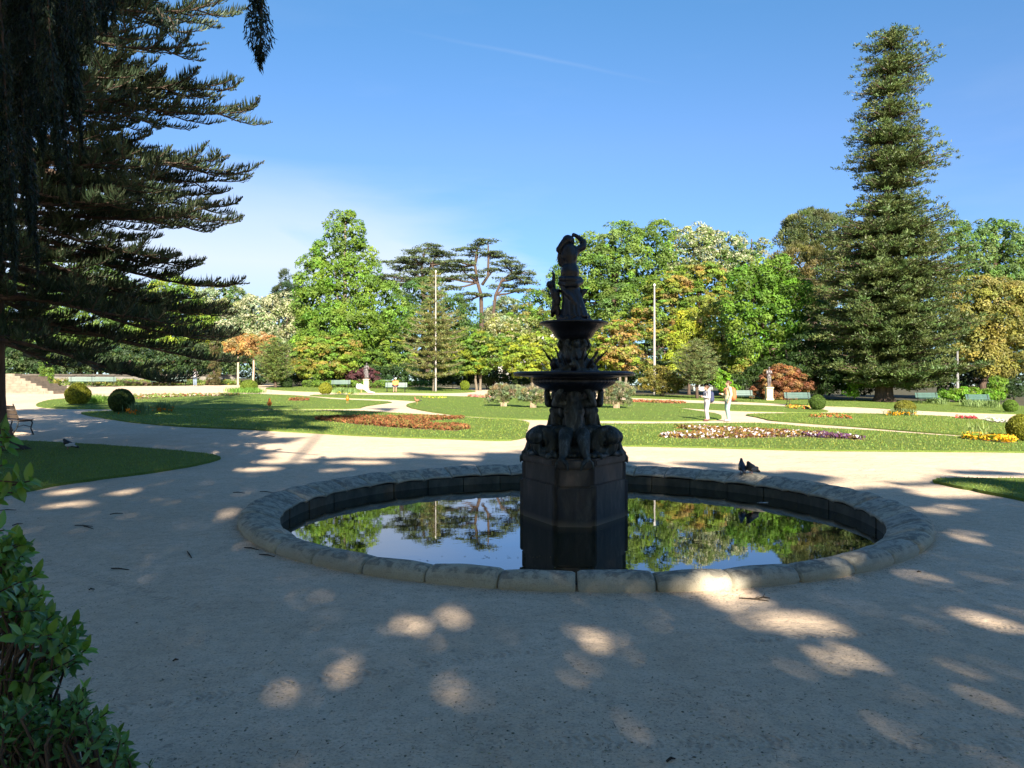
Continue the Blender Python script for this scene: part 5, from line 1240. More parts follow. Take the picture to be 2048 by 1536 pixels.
# benches
def make_bench():
    root = empty('park_bench', (0, 0, 0))
    for k in range(3):
        q = MB(); q.box((0, 0, 0), (1.9, .105, .032), bev=.006)
        o = q.build('seat_slat', 'bench_green', root); o.location = (0, -.02-.125*k+.12, .44+.004*k)
    for k in range(3):
        q = MB(); q.box((0, 0, 0), (1.9, .03, .118), bev=.006)
        o = q.build('back_slat', 'bench_green', root); o.location = (0, .20+.04*k, .55+.128*k); o.rotation_euler = (R(-16), 0, 0)
    for s in (-1, 1):
        q = MB()
        q.tube([(0, -.20, .43), (0, -.23, .36), (0, -.19, .2), (0, -.26, .0)], [.02, .022, .02, .024], 6)
        q.tube([(0, .27, .92), (0, .19, .62), (0, .13, .42), (0, .17, .22), (0, .30, 0)], [.016, .02, .022, .02, .024], 6)
        q.tube([(0, -.20, .425), (0, 0, .41), (0, .13, .42)], .02, 6)
        q.tube([(0, -.19, .24), (0, 0, .30), (0, .16, .24)], .012, 5)
        o = q.build('leg', 'bench_iron', root, smooth=True); o.location = (s*.78, 0, 0)
    return root
BENCH = None
def bench(px, py, label, rz=0, sc=1.0, dd=None):
    global BENCH
    x, y, z = at(px, py)
    if dd: x, y = (px-PX)/F*dd, dd; z = gz(x, y)
    if BENCH is None: BENCH = make_bench(); o = BENCH
    else: o = copy_tree(BENCH)
    o.location = (x, y, z+.02); o.rotation_euler = (0, 0, rz); o.scale = (sc,)*3
    tag(o, label, 'bench', 'slatted park benches round the garden'); return o
bench(163, 777, 'leftmost of the green benches under the far left wall', R(30), dd=wall_d(163)-4.5)
bench(208, 777, 'second green bench from the left under the far left wall', R(30), dd=wall_d(208)-4.5)
bench(322, 777, 'third green bench from the left under the far left wall', R(30), dd=wall_d(322)-4.5)
bench(353, 776.5, 'green bench just left of the photographer standing by the wall', R(28), dd=wall_d(353)-4.5)
bench(681, 778, 'pale-backed bench left of the purple maple behind the iris clump', R(2))
bench(673, 774.5, 'bluish bench end peeping over the bench left of the purple maple', R(2))
bench(766, 775.5, 'empty far bench between the left pedestal statue and the seated visitor', R(0))
BS = bench(792, 785.5, 'bench with the seated visitor in orange on it', R(2))
bench(845, 776, 'shadowed bench under the araucaria beside the lamp pole foot', R(2))
bench(919, 777, 'far bench half hidden by the small box ball left of the fountain', R(0))
bench(997, 777.5, 'far bench over the silver shrubs left of the fountain', R(0))
bench(1330, 791, 'dark bench in front of the olive-gold bush right of the fountain', R(4))
BL = bench(1408, 792, 'bench carrying the reclining visitor behind the feathery young araucaria', R(4))
bench(1483, 804.5, 'bench left of the right pedestal statue with its back towards the maple', R(6))
bench(1598, 811, 'bench right of the orange maple beside the round box ball', R(8))
bench(1857, 808.5, 'far right bench behind pale irises nearest the giant araucaria', R(8))
bench(1960, 813.5, 'last bench on the right under the golden tree', R(8))
# near bench by the araucaria, seen end on from behind
xb, yb_, zb = at(36, 871)
nb_ = copy_tree(BENCH)
nb_.location = (xb-.50, yb_+.55, gz(xb, yb_)+.0); nb_.rotation_euler = (0, 0, R(180-38)); nb_.scale = (1, 1, 1)
for ch in nb_.children:
    if 'slat' in ch.name: ch.data = ch.data.copy(); ch.data.materials.clear(); ch.data.materials.append(MATS['bench_wood'])
tag(nb_, 'near dark wooden bench with curved iron legs half hidden by the araucaria trunk', 'bench', 'slatted park benches round the garden')

# lamp poles
def pole(px, ybase, ytop, d, r0, mat, label, head=True):
    x = (px-PX)/F*d; z = gz(x, d); zt = EYE+(HY-ytop)/F*d-z
    root = empty('lamp_post', (x, d, z), 0, label, 'lamp post', 'tall lamp posts')
    MB().tube([(0, 0, -.1), (0, 0, .3), (0, 0, zt)], [r0*1.3, r0*1.15, r0*.55], 12).build('pole', mat, root, smooth=True)
    if head:
        q = MB(); q.lathe([(r0*.6, zt-.02), (r0*.9, zt+.02), (r0*.9, zt+.16), (r0*.4, zt+.22)], 16); q.build('lamp_head', 'lamp_glass', root)
pole(1309, 800, 572, 71, .12, 'concrete_pole', 'tall white lamp post standing before the orange-tipped tree right of the fountain')
pole(871.5, 777, 545, 71, .08, 'concrete_pole', 'pale lamp post rising through the young araucaria left of the fountain')
pole(1915, 785, 700, 64, .13, 'grey_pole', 'grey post in the shade between the giant araucaria and the golden tree', False)

# wall and stairs on the left
wa = np.array(at(20, 789)[:2]); 

wall = empty('garden_wall', (W0[0], W0[1], gz(*W0)), 0, 'long low plastered garden wall with a dark stone cap on the far left', 'wall')
Lw = math.dist(W0, W1); uw = V3(((W1[0]-W0[0])/Lw, (W1[1]-W0[1])/Lw, 0)); aw = math.atan2(uw.y, uw.x)
segs = 14
for k in range(segs):
    c = V3((W0[0], W0[1], 0))+uw*(Lw*(k+.5)/segs); g = gz(c.x, c.y); tz = WTOP(c.y)
    q = MB(); q.box((0, 0, 0), (Lw/segs-.01, .4, tz-g+.5), bev=.01); o = q.build('wall_block', 'wall_plaster', wall)
    o.location = (c.x-W0[0], c.y-W0[1], (tz+g-.5)/2-gz(*W0)); o.rotation_euler = (0, 0, aw)
    q = MB(); q.box((0, 0, 0), (Lw/segs-.015, .56, .16), bev=.02); o = q.build('cap_stone', 'wall_cap', wall)
    o.location = (c.x-W0[0], c.y-W0[1], tz+.083-gz(*W0)); o.rotation_euler = (0, 0, aw)
# stairs: treads run to the left, out of the frame
sx0, sy0, sz0 = at(98, 788)
st = empty('stone_stairs', (sx0, sy0, sz0), 0, 'pale stone stairs climbing to the terrace at the left edge', 'stairs')
for k in range(8):
    x1 = -.62*k; 
    q = MB(); q.box((0, 0, 0), (9, .42, .165), bev=.012); o = q.build('step', 'step_stone', st); o.location = (x1-4.5-.35, .40*k+.2, .165*k+.083)
    if k: q = MB(); q.box((0, 0, 0), (9, 3.4-.4*k+.4, .02)); 
    # cheek wall block flanking the step
    q = MB(); q.prism([(x1-.35, .40*k), (x1+.27, .40*k), (x1+.27, 3.6), (x1-.35, 3.6)], -.3, .165*k+.20, .02); q.build('cheek_block', 'step_stone', st)
q = MB(); q.box((-9.4, 5.6, .62), (9.6, 4.6, 1.2), bev=.02); q.build('landing', 'step_stone', st)

# pedestal statues
def pedestal_statue(px, ybase, ytop_ped, ytop, d, label, pose):
    x = (px-PX)/F*d; z = gz(x, d); k = d/F; hp = (ybase-ytop_ped)*k; hs = (ytop_ped-ytop)*k
    root = empty('pedestal_statue', (x, d, z), 0, label, 'statue', 'bronze figures on pale pedestals')
    w = hp*.5
    q = MB(); q.box((0, 0, hp*.07), (w*1.12, w*1.12, hp*.2), bev=.02); q.build('pedestal_base', 'pale_stone', root)
    q = MB(); q.box((0, 0, hp*.53), (w*.92, w*.92, hp*.70), bev=.02); ped = q.build('pedestal', 'pale_stone', root)
    q = MB(); q.box((0, -w*.47, hp*.52), (w*.6, .03, hp*.5), bev=.012); q.build('panel', 'pale_stone', ped)
    q = MB(); q.box((0, 0, hp*.94), (w*1.12, w*1.12, hp*.115), bev=.03); q.build('pedestal_cap', 'pale_stone', root)
    s = hs/1.7; q = MB(); A = lambda a, b, c: V3((a*s, b*s, c*s+hp))
    q.ell(A(0, 0, .03), (.24*s, .24*s, .05*s))
    q.chain([A(-.03, 0, .95), A(-.02, 0, 1.12), A(.0, 0, 1.30), A(.01, .0, 1.42)], [.165*s, .13*s, .155*s, .08*s])
    q.cap(A(.01, 0, 1.45), A(.02, -.01, 1.53), .05*s, .05*s); q.ell(A(.02, -.02, 1.61), (.078*s, .092*s, .105*s)); q.ell(A(.02, .03, 1.63), (.092*s, .09*s, .10*s))
    q.chain([A(.08, 0, .92), A(.10, -.05, .5), A(.09, .02, .08)], [.12*s, .085*s, .055*s]); q.chain([A(-.09, 0, .92), A(-.08, 0, .5), A(-.07, 0, .08)], [.12*s, .085*s, .055*s])
    q.chain([A(.09, .02, .05), A(.11, -.12, .04)], [.05*s, .035*s]); q.chain([A(-.07, .02, .05), A(-.10, -.12, .04)], [.05*s, .035*s])
    if pose == 0:   # draped, arm lowered holding a cloth
        q.chain([A(.17, 0, 1.38), A(.25, -.03, 1.12), A(.16, -.20, .98)], [.06*s, .05*s, .036*s]); q.chain([A(-.16, 0, 1.38), A(-.22, -.05, 1.12), A(-.05, -.22, 1.18)], [.06*s, .05*s, .036*s])
        for k_ in range(9): a = R(k_*40); q.chain([A(.14*math.cos(a), .12*math.sin(a), .98), A(.17*math.cos(a)+.02, .15*math.sin(a), .6), A(.20*math.cos(a)+.03, .17*math.sin(a), .15)], [.05*s, .05*s, .055*s])
        q.chain([A(-.22, .05, 1.3), A(-.28, .06, .9), A(-.24, .05, .5)], [.05*s, .06*s, .03*s])
    else:           # arms folded across the chest
        q.chain([A(.17, 0, 1.38), A(.22, -.08, 1.14), A(.02, -.20, 1.20)], [.06*s, .052*s, .04*s]); q.chain([A(-.17, 0, 1.38), A(-.22, -.08, 1.14), A(-.02, -.21, 1.15)], [.06*s, .052*s, .04*s])
        for k_ in range(6): q.ell(A(-.10+.04*k_, -.03, .86-.02*k_), (.07*s, .11*s, .09*s))
        q.chain([A(.02, .06, .95), A(.03, .08, .5), A(.02, .08, .1)], [.08*s, .08*s, .09*s])
    for sd in (-1, 1):
        for k_ in range(4): q.cap(A(sd*.03+.012*k_, -.235, 1.17-.02*sd), A(sd*.0+.012*k_, -.25, 1.13-.02*sd), .011*s, .010*s, 5)
    q.fused('figure', 'statue_metal', root, .022*s+.004, 2)
pedestal_statue(733, 779, 757, 725, 73, 'bronze draped figure on a pale pedestal in front of the purple maple', 0)
pedestal_statue(1538, 805.5, 778, 738, 60.5, 'bronze standing figure with folded arms on a pale pedestal before the orange maple', 1)

# people -------------------------------------------------------------
def person(px, ybase, h, rz, label, J, mats, extras=None, seat=None, dd=None):
    """J holds joint positions for a body 1.7 m tall facing -Y"""
    if seat is None:
        if dd: x = (px-PX)/F*dd; y = dd; z = gz(x, dd)
        else: x, y, z = at(px, ybase)
    else: x, y, z = seat
    s = h/1.7; root = empty('person', (x, y, z+.01), rz, label, 'person'); root.scale = (s, s, s)
    g = lambda n: V3(J[n])
    q = MB()
    pel, che, nek, hed = g('pel'), g('che'), g('nek'), g('hed')
    q.chain([pel, pel.lerp(che, .5), che, nek], [.12, .105, .115, .055]); q.cap(nek, hed+V3((0, .01, -.06)), .05, .052)
    fw = V3(J.get('face', (0, -1, 0))).normalized(); sd_ = V3((-fw.y, fw.x, 0)).normalized()
    q.ell(hed, (.078, .078, .105)); q.ell(hed+fw*.03+V3((0, 0, -.03)), (.06, .06, .075)); q.ell(hed+fw*.098+V3((0, 0, -.012)), (.014, .014, .022))
    q.ell(hed+fw*.085+V3((0, 0, -.055)), (.024, .016, .010), sub=1)
    for e in (-1, 1):
        q.ell(hed+sd_*e*.079, (.014, .02, .03), sub=1)
    for sd in 'lr':
        S_, E_, H_ = g('sh'+sd), g('el'+sd), g('ha'+sd); K, A_, T_ = g('kn'+sd), g('an'+sd), g('to'+sd); hp_ = g('hp'+sd)
        q.chain([che.lerp(S_, .55)+V3((0, 0, .03)), S_, E_, H_], [.07, .058, .042, .026])
        q.chain([hp_, K, A_, T_], [.085, .06, .042, .034])
        f_ = (H_-E_).normalized(); w_ = f_.orthogonal().normalized(); v_ = f_.cross(w_)
        q.ell(H_+f_*.04, (.035, .035, .035), sub=1)
        for k in range(4):
            b = H_+f_*.06+w_*(.012*(k-1.5)); q.chain([b, b+f_*.035, b+f_*(.055-.006*abs(k-1.5))-v_*.02], [.010, .009, .007])
        q.chain([H_+f_*.02+w_*.03, H_+f_*.055+w_*.048-v_*.01], [.011, .009])
    q.fused('body', 'skin', root, .012, 2)
    for e in (-1, 1):
        MB().ell(hed+fw*.086+sd_*e*.028+V3((0, 0, .012)), .0085, sub=1).build('eye', 'phone_black', root)
    # shirt
    q = MB(); hem = J.get('hem', .93); hemp = V3((pel.x, pel.y, max(hem, pel.z-.02))) if seat is None else pel
    q.chain([hemp, pel.lerp(che, .5), che, nek+V3((0, 0, -.06))], [.148, .135, .150, .085])
    sl = J.get('sleeve', 1.0)
    for sd in 'lr':
        S_, E_, H_ = g('sh'+sd), g('el'+sd), g('ha'+sd)
        q.chain([che.lerp(S_, .5)+V3((0, 0, .02)), S_, E_], [.09, .078, .062])
        if sl > .5: q.cap(E_, E_.lerp(H_, .85), .06, .045)
        q.cap(pel+(g('hp'+sd)-pel)*.5+V3((0, 0, .06)), che+V3(((g('sh'+sd)-che).x*.4, 0, 0)), .13, .12)
    q.fused('shirt', mats[0], root, .014, 2)
    q = MB()
    for sd in 'lr':
        hp_, K, A_ = g('hp'+sd), g('kn'+sd), g('an'+sd)
        if J.get('shorts'): q.chain([pel, hp_, hp_.lerp(K, .95)], [.13, .108, .085])
        else: q.chain([pel, hp_, K, A_+(K-A_)*.10], [.13, .108, .088, .078])
    q.fused('trousers', mats[1], root, .014, 2)
    for sd in 'lr':
        A_, T_ = g('an'+sd), g('to'+sd)
        q = MB(); q.chain([A_+V3((0, .02, -.03)), T_], [.05, .042]); q.ell(A_+V3((0, .02, -.03)), (.052, .06, .045)); q.fused('shoe', mats[3], root, .012, 1)
    q = MB(); q.ell(hed-fw*.022+V3((0, 0, .025)), (.094, .094, .105)); q.ell(hed-fw*.06+V3((0, 0, -.02)), (.07, .06, .08))
    if J.get('bun'): q.ell(hed-fw*.13+V3((0, 0, .03)), .05)
    q.fused('hair', mats[2], root, .012, 1)
    if extras: extras(root, g)
    return root
def stand(walk=.0, arms='phone'):
    J = dict(pel=(0, 0, .95), che=(0, .01, 1.27), nek=(0, .015, 1.43), hed=(0, -.01, 1.58), hpl=(.09, 0, .92), hpr=(-.09, 0, .92), knl=(.10, -.03-walk, .50), knr=(-.09, -.03+walk*.6, .50),
             anl=(.10, .03-walk*1.3, .09), anr=(-.09, .05+walk, .09), tol=(.12, -.13-walk*1.3, .045), tor=(-.11, -.11+walk, .045), shl=(.185, .01, 1.38), shr=(-.185, .01, 1.38))
    if arms == 'phone': J.update(ell=(.23, .0, 1.10), elr=(-.23, .0, 1.10), hal=(.08, -.26, 1.16), har=(-.06, -.28, 1.17))
    elif arms == 'camera': J.update(ell=(.25, -.12, 1.24), elr=(-.25, -.12, 1.24), hal=(.08, -.22, 1.50), har=(-.08, -.22, 1.50))
    else: J.update(ell=(.24, .04, 1.10), elr=(-.22, .0, 1.10), hal=(.22, -.06, .86), har=(-.10, -.26, 1.14))
    return J
def backpack(mat, phone=True):
    def f(root, g):
        c = g('che'); q = MB(); q.chain([c+V3((0, .19, .04)), c+V3((0, .20, -.30))], [.115, .125]); q.chain([c+V3((-.07, .20, .02)), c+V3((-.07, .21, -.28))], [.10, .11]); q.chain([c+V3((.07, .20, .02)), c+V3((.07, .21, -.28))], [.10, .11])
        bp = q.fused('backpack', mat, root, .016, 2)
        for s in (-1, 1):
            q = MB(); q.tube([c+V3((s*.09, .17, .12)), c+V3((s*.105, .03, .185)), c+V3((s*.115, -.125, .08)), c+V3((s*.12, -.145, -.10)), c+V3((s*.13, .03, -.26)), c+V3((s*.10, .16, -.27))], [.018]*6, 6); q.build('strap', mat, root, smooth=True)
        if phone:
            h_ = (g('hal')+g('har'))/2; q = MB(); q.box((h_.x, h_.y-.07, h_.z+.05), (.075, .012, .15), bev=.004, rot=Matrix.Rotation(R(-35), 4, 'X')); 
            q = MB(); q.box((0, 0, 0), (.075, .012, .15), bev=.004); o = q.build('phone', 'phone_black', root); o.location = h_+V3((0, -.07, .04)); o.rotation_euler = (R(-35), 0, 0)
    return f
J = stand(.05); J['hed'] = (0, -.05, 1.565); J['hem'] = .90; J['bun'] = 1
person(1414, 842.5, 1.52, R(-78), 'shorter visitor in white clothes with navy backpack looking at a phone on the lawn path', J, ('cloth_white', 'cloth_white', 'hair_brown', 'shoe_dark'), backpack('pack_navy'))
J = stand(.03, 'mix'); J['bun'] = 1
person(1456, 843, 1.72, R(-84), 'taller visitor in pale yellow top and mint trousers with orange backpack facing left', J, ('cloth_cream', 'cloth_mint', 'hair_brown', 'shoe_grey'), backpack('pack_orange', False))
def cam_x(root, g):
    h_ = (g('hal')+g('har'))/2; q = MB(); q.box((0, 0, 0), (.15, .06, .09), bev=.01); o = q.build('camera_body', 'phone_black', root); o.location = h_+V3((0, -.07, .02))
person(390, 771, 1.72, R(18), 'photographer in white shirt and jeans standing before the far left wall', stand(.02, 'camera'), ('cloth_white', 'cloth_denim', 'hair_brown', 'shoe_grey'), cam_x, dd=wall_d(390)-6)
# seated visitor
def seatJ():
    return dict(pel=(0, .10, .56), che=(0, .13, .90), nek=(0, .12, 1.06), hed=(0, .06, 1.21), hpl=(.10, .06, .54), hpr=(-.10, .06, .54), knl=(.11, -.36, .52), knr=(-.10, -.36, .52), anl=(.10, -.36, .09), anr=(-.11, -.38, .09),
             tol=(.11, -.50, .045), tor=(-.12, -.52, .045), shl=(.185, .12, 1.01), shr=(-.185, .12, 1.01), ell=(.22, -.02, .76), elr=(-.22, -.02, .76), hal=(.06, -.22, .68), har=(-.08, -.22, .68), hem=.5, shorts=1)
b = BS.location; person(0, 0, 1.66, R(2), 'white-haired visitor in an orange top and dark skirt seated on a bench', seatJ(), ('cloth_orange', 'cloth_dark', 'hair_white', 'shoe_dark'), seat=(b.x-.05, b.y, b.z-.02))
# reclining visitor stretched on a bench, arm raised
J = dict(pel=(.0, .0, .58), che=(-.26, .02, .72), nek=(-.38, .02, .84), hed=(-.44, .0, .98), face=(.5, -.8, 0), hpl=(.06, -.07, .56), hpr=(.06, .08, .56), knl=(.48, -.08, .66), knr=(.46, .08, .60), anl=(.86, -.08, .54), anr=(.86, .08, .54),
         tol=(.96, -.08, .60), tor=(.96, .08, .60), shl=(-.32, -.17, .82), shr=(-.32, .17, .82), ell=(-.28, -.30, 1.08), elr=(-.10, .2, .70), hal=(-.05, -.28, 1.22), har=(.10, .16, .66), hem=.5)
b = BL.location; person(0, 0, 1.66, R(4), 'visitor in white top leaning back along a bench with one arm raised', J, ('cloth_white', 'cloth_white', 'hair_brown', 'shoe_dark'), seat=(b.x-.25, b.y+.04, b.z-.05))

# birds ---------------------------------------------------------------
def fowl(px, ybase, h, rz, label, mb, mt, tail='up', comb=True, cat='chicken', name='chicken'):
    x, y, z = at(px, ybase); s = h/.5; root = empty(name, (x, y, z+.05), rz, label, cat); root.scale = (s,)*3
    q = MB()   # faces -Y
    q.chain([V3((0, .08, .26)), V3((0, -.02, .25)), V3((0, -.09, .30)), V3((0, -.12, .38)), V3((0, -.12, .44))], [.075, .10, .075, .045, .034])
    q.ell((0, -.135, .455), (.032, .040, .032)); q.cap(V3((0, -.17, .452)), V3((0, -.20, .443)), .012, .004, 6)
    for sd in (-1, 1): q.ell((sd*.08, .02, .26), (.025, .10, .06))
    q.fused('body', mb, root, .010, 2)
    q = MB()
    for k in range(7):
        a = R(-30+10*k)
        if tail == 'up': q.chain([V3((0, .11, .29)), V3((math.sin(a)*.05, .20, .40+.02*(k % 2))), V3((math.sin(a)*.09, .29, .40-.02*(k % 3)))], [.035, .026, .010])
        else: q.chain([V3((0, .11, .27)), V3((math.sin(a)*.04, .21, .27)), V3((math.sin(a)*.06, .30, .24))], [.04, .026, .010])
    q.fused('tail', mt, root, .010, 1)
    if comb:
        q = MB()
        for k in range(4): q.ell((0, -.155+.02*k, .492), (.007, .013, .018), sub=1)
        q.ell((0, -.165, .425), (.008, .012, .02), sub=1); q.build('comb', 'comb_red', root)
    for sd in (-1, 1):
        q = MB(); q.tube([(sd*.04, .0, .20), (sd*.04, .015, .10), (sd*.04, 0, .01)], [.018, .009, .008], 6)
        for k in (-1, 0, 1): q.tube([(sd*.04, 0, .012), (sd*.04+k*.025, -.05, .006)], [.007, .004], 5)
        q.build('leg', 'leg_horn', root)
    return root
fowl(539, 821, .53, R(20), 'bright orange rooster facing the viewer on the shaded left lawn', 'feather_orange', 'feather_dark')
fowl(695, 808.5, .46, R(12), 'small rust-brown chicken with dark tail on the lawn near the pale path', 'feather_orange', 'feather_dark')
fowl(834, 811, .46, R(-80), 'brown hen walking left on the tip of the middle lawn', 'feather_brown', 'feather_dark', 'low', False)
def pigeon(x, y, z, rz, label, mb, mw, pose=0, white=False, sc=1.0):
    root = empty('pigeon', (x, y, z), rz, label, 'pigeon'); root.scale = (sc,)*3
    q = MB()
    if pose == 0: q.chain([V3((0, .09, .07)), V3((0, .03, .09)), V3((0, -.03, .125)), V3((0, -.045, .17)), V3((0, -.045, .195))], [.028, .052, .050, .032, .022]); hd = V3((0, -.052, .207))
    else: q.chain([V3((0, .07, .065)), V3((0, .03, .09)), V3((0, -.03, .125)), V3((0, -.045, .155))], [.034, .056, .052, .036]); hd = V3((0, -.06, .18))
    q.ell(hd, (.022, .026, .022)); q.cap(hd+V3((0, -.02, -.002)), hd+V3((0, -.042, -.010)), .007, .003, 6)
    q.chain([V3((0, .10, .06)), V3((0, .17, .035))], [.030, .020])
    bd = q.fused('body', mb, root, .006, 2)
    for sd in (-1, 1):
        q = MB(); q.ell((sd*.042, .035, .085), (.016, .085, .038), rot=Vector((0, 1, .12)).to_track_quat('Y', 'Z')); q.chain([V3((sd*.035, .09, .07)), V3((sd*.012, .15, .052))], [.018, .008]); q.fused('wing', mw, root, .006, 1)
        q = MB(); q.tube([(sd*.02, .0, .05), (sd*.02, .0, .004)], [.006, .004], 5)
        for k in (-1, 0, 1): q.tube([(sd*.02, 0, .004), (sd*.02+k*.012, -.026, .002)], [.004, .002], 4)
        q.build('leg', 'leg_pink', root)
    return root
def rim_pt(px, r_):   # far point of the coping ring under a pixel column
    t = (px-PX)/F; a = 1+t*t; b = -2*(CX0*t+CY0); c = CX0**2+CY0**2-r_*r_; y = (-b+math.sqrt(b*b-4*a*c))/(2*a); return t*y, y
x, y = rim_pt(1484, 4.0); pigeon(x, y, .128, R(175), 'left of the two dark pigeons on the far pool rim, seen from behind', 'feather_slate', 'feather_dark', 0, sc=1.12)
x, y = rim_pt(1502, 4.0); pigeon(x, y, .128, R(-60), 'right of the two dark pigeons on the far pool rim, hunched and facing left', 'feather_dark', 'feather_slate', 1, sc=1.12)
x, y, z = at(136, 902); m_ = pigeon(x, y, z+.045, R(-70), 'black and white bird feeding on the shaded grass by the araucaria trunk', 'feather_dark', 'feather_white', 1, sc=1.25)
# white peafowl
x, y, z = at(724, 787); root = empty('peafowl', (x, y, z+.04), R(0), 'white peafowl with a plump body and trailing train beside the left pedestal', 'bird')
q = MB(); q.chain([V3((.05, 0, .45)), V3((-.15, -.02, .52)), V3((-.30, -.03, .50)), V3((-.36, -.06, .62)), V3((-.34, -.10, .72))], [.20, .26, .20, .09, .05]); q.ell((-.36, -.13, .74), (.05, .06, .045)); q.cap(V3((-.40, -.15, .735)), V3((-.46, -.16, .72)), .02, .006)
q.fused('body', 'feather_white', root, .02, 2)
q = MB()
for k in range(9): a = (k-4)*.05; q.chain([V3((.1, a*.5, .48)), V3((.35, a, .30)), V3((.62, a*2, .08)), V3((.95, a*3, .04))], [.15, .12, .07, .03])
q.fused('train', 'feather_white', root, .02, 2)
for sd in (-.08, .08): MB().tube([(-.05, sd, .35), (-.05, sd, .02), (-.14, sd, .01)], [.03, .018, .012], 6).build('leg', 'leg_horn', root)
# small items on the pool
x, y = .0, 0
d_ = 7.55; xx = (1692-PX)/F*d_
root = empty('mooring_float', (xx, d_, WZ)); 
q = MB(); q.ell((0, 0, .02), (.085, .085, .06), sub=3); o = q.build('buoy', 'white_paint', None, (xx, d_, WZ+.0), smooth=True); bpy.data.objects.remove(root)
tag(o, 'small white dome floating at the near right inner edge of the pool', 'float')
fx, fy = rim_pt(1527, 3.25)
q = MB()
for k in range(9): q.ell((-.06+.015*k, .012*math.sin(k), .004), (.012, .02-.001*abs(k-4)*2, .004), sub=1)
q.tube([(-.10, 0, .004), (.08, .01, .008)], [.002, .001], 4)
o = q.build('white_feather', 'feather_white', None, (fx, fy, WZ+.003)); tag(o, 'white feather floating on the dark water under the pigeons', 'feather')

r = np.random.default_rng(9); n = 260; a = r.uniform(0, 6.28, n); rr = RI*np.sqrt(r.random(n))*.98; rr = np.where(r.random(n) < .55, RI-np.abs(r.normal(0, .12, n)), rr)
C = np.stack([CX0+rr*np.cos(a), CY0+rr*np.sin(a), np.full(n, WZ+.003)], 1)
C[:40, :2] = np.array([1.5, 6.95])+r.normal(0, .14, (40, 2))*[1.6, .5]; C[40:62, :2] = np.array([-.1, 7.7])+r.normal(0, .1, (22, 2))*[2.5, .4]
th = r.uniform(0, 6.28, n); U = np.stack([np.cos(th), np.sin(th), 0*th], 1)*r.uniform(.006, .022, (n, 1)); W = np.stack([-np.sin(th), np.cos(th), 0*th], 1)*r.uniform(.003, .009, (n, 1))
v, f = rhombi(C, U, W); o = link('floating_leaves', npmesh('floating_leaves', v, f, np.array([.10, .09, .04])*r.uniform(.3, 1.6, (n, 1))), 'leaf'); tag(o, 'tiny leaf scraps and dust floating on the pool', 'leaves', kind='stuff')
# pale house glimpsed behind the trees
d_ = 166; x0 = (1062-PX)/F*d_; z0 = gz(x0, d_)
root = empty('pale_house', (x0, d_, z0), 0, 'pale house barely glimpsed between the trees left of the upper basin', 'building'); root.scale = (1.3,)*3
q = MB(); q.box((0, 0, 4.2), (11, 7, 9)); q.build('wall', 'house_wall', root)
q = MB(); q.prism([(-5.9, -3.9), (5.9, -3.9), (5.9, 3.9), (-5.9, 3.9)], 8.7, 9.0); q.build('roof', 'roof_tile', root)
for i in range(4):
    for j in range(2):
        q = MB(); q.box((0, 0, 0), (1.25, .10, 1.75), bev=.02); o = q.build('window', 'white_paint', root); o.location = (-4+2.65*i, -3.53, 2.6+3.4*j)
        for s in (-1, 1): q = MB(); q.box((s*.29, -.06, 0), (.46, .03, 1.5)); q.build('pane', 'window_glass', o)

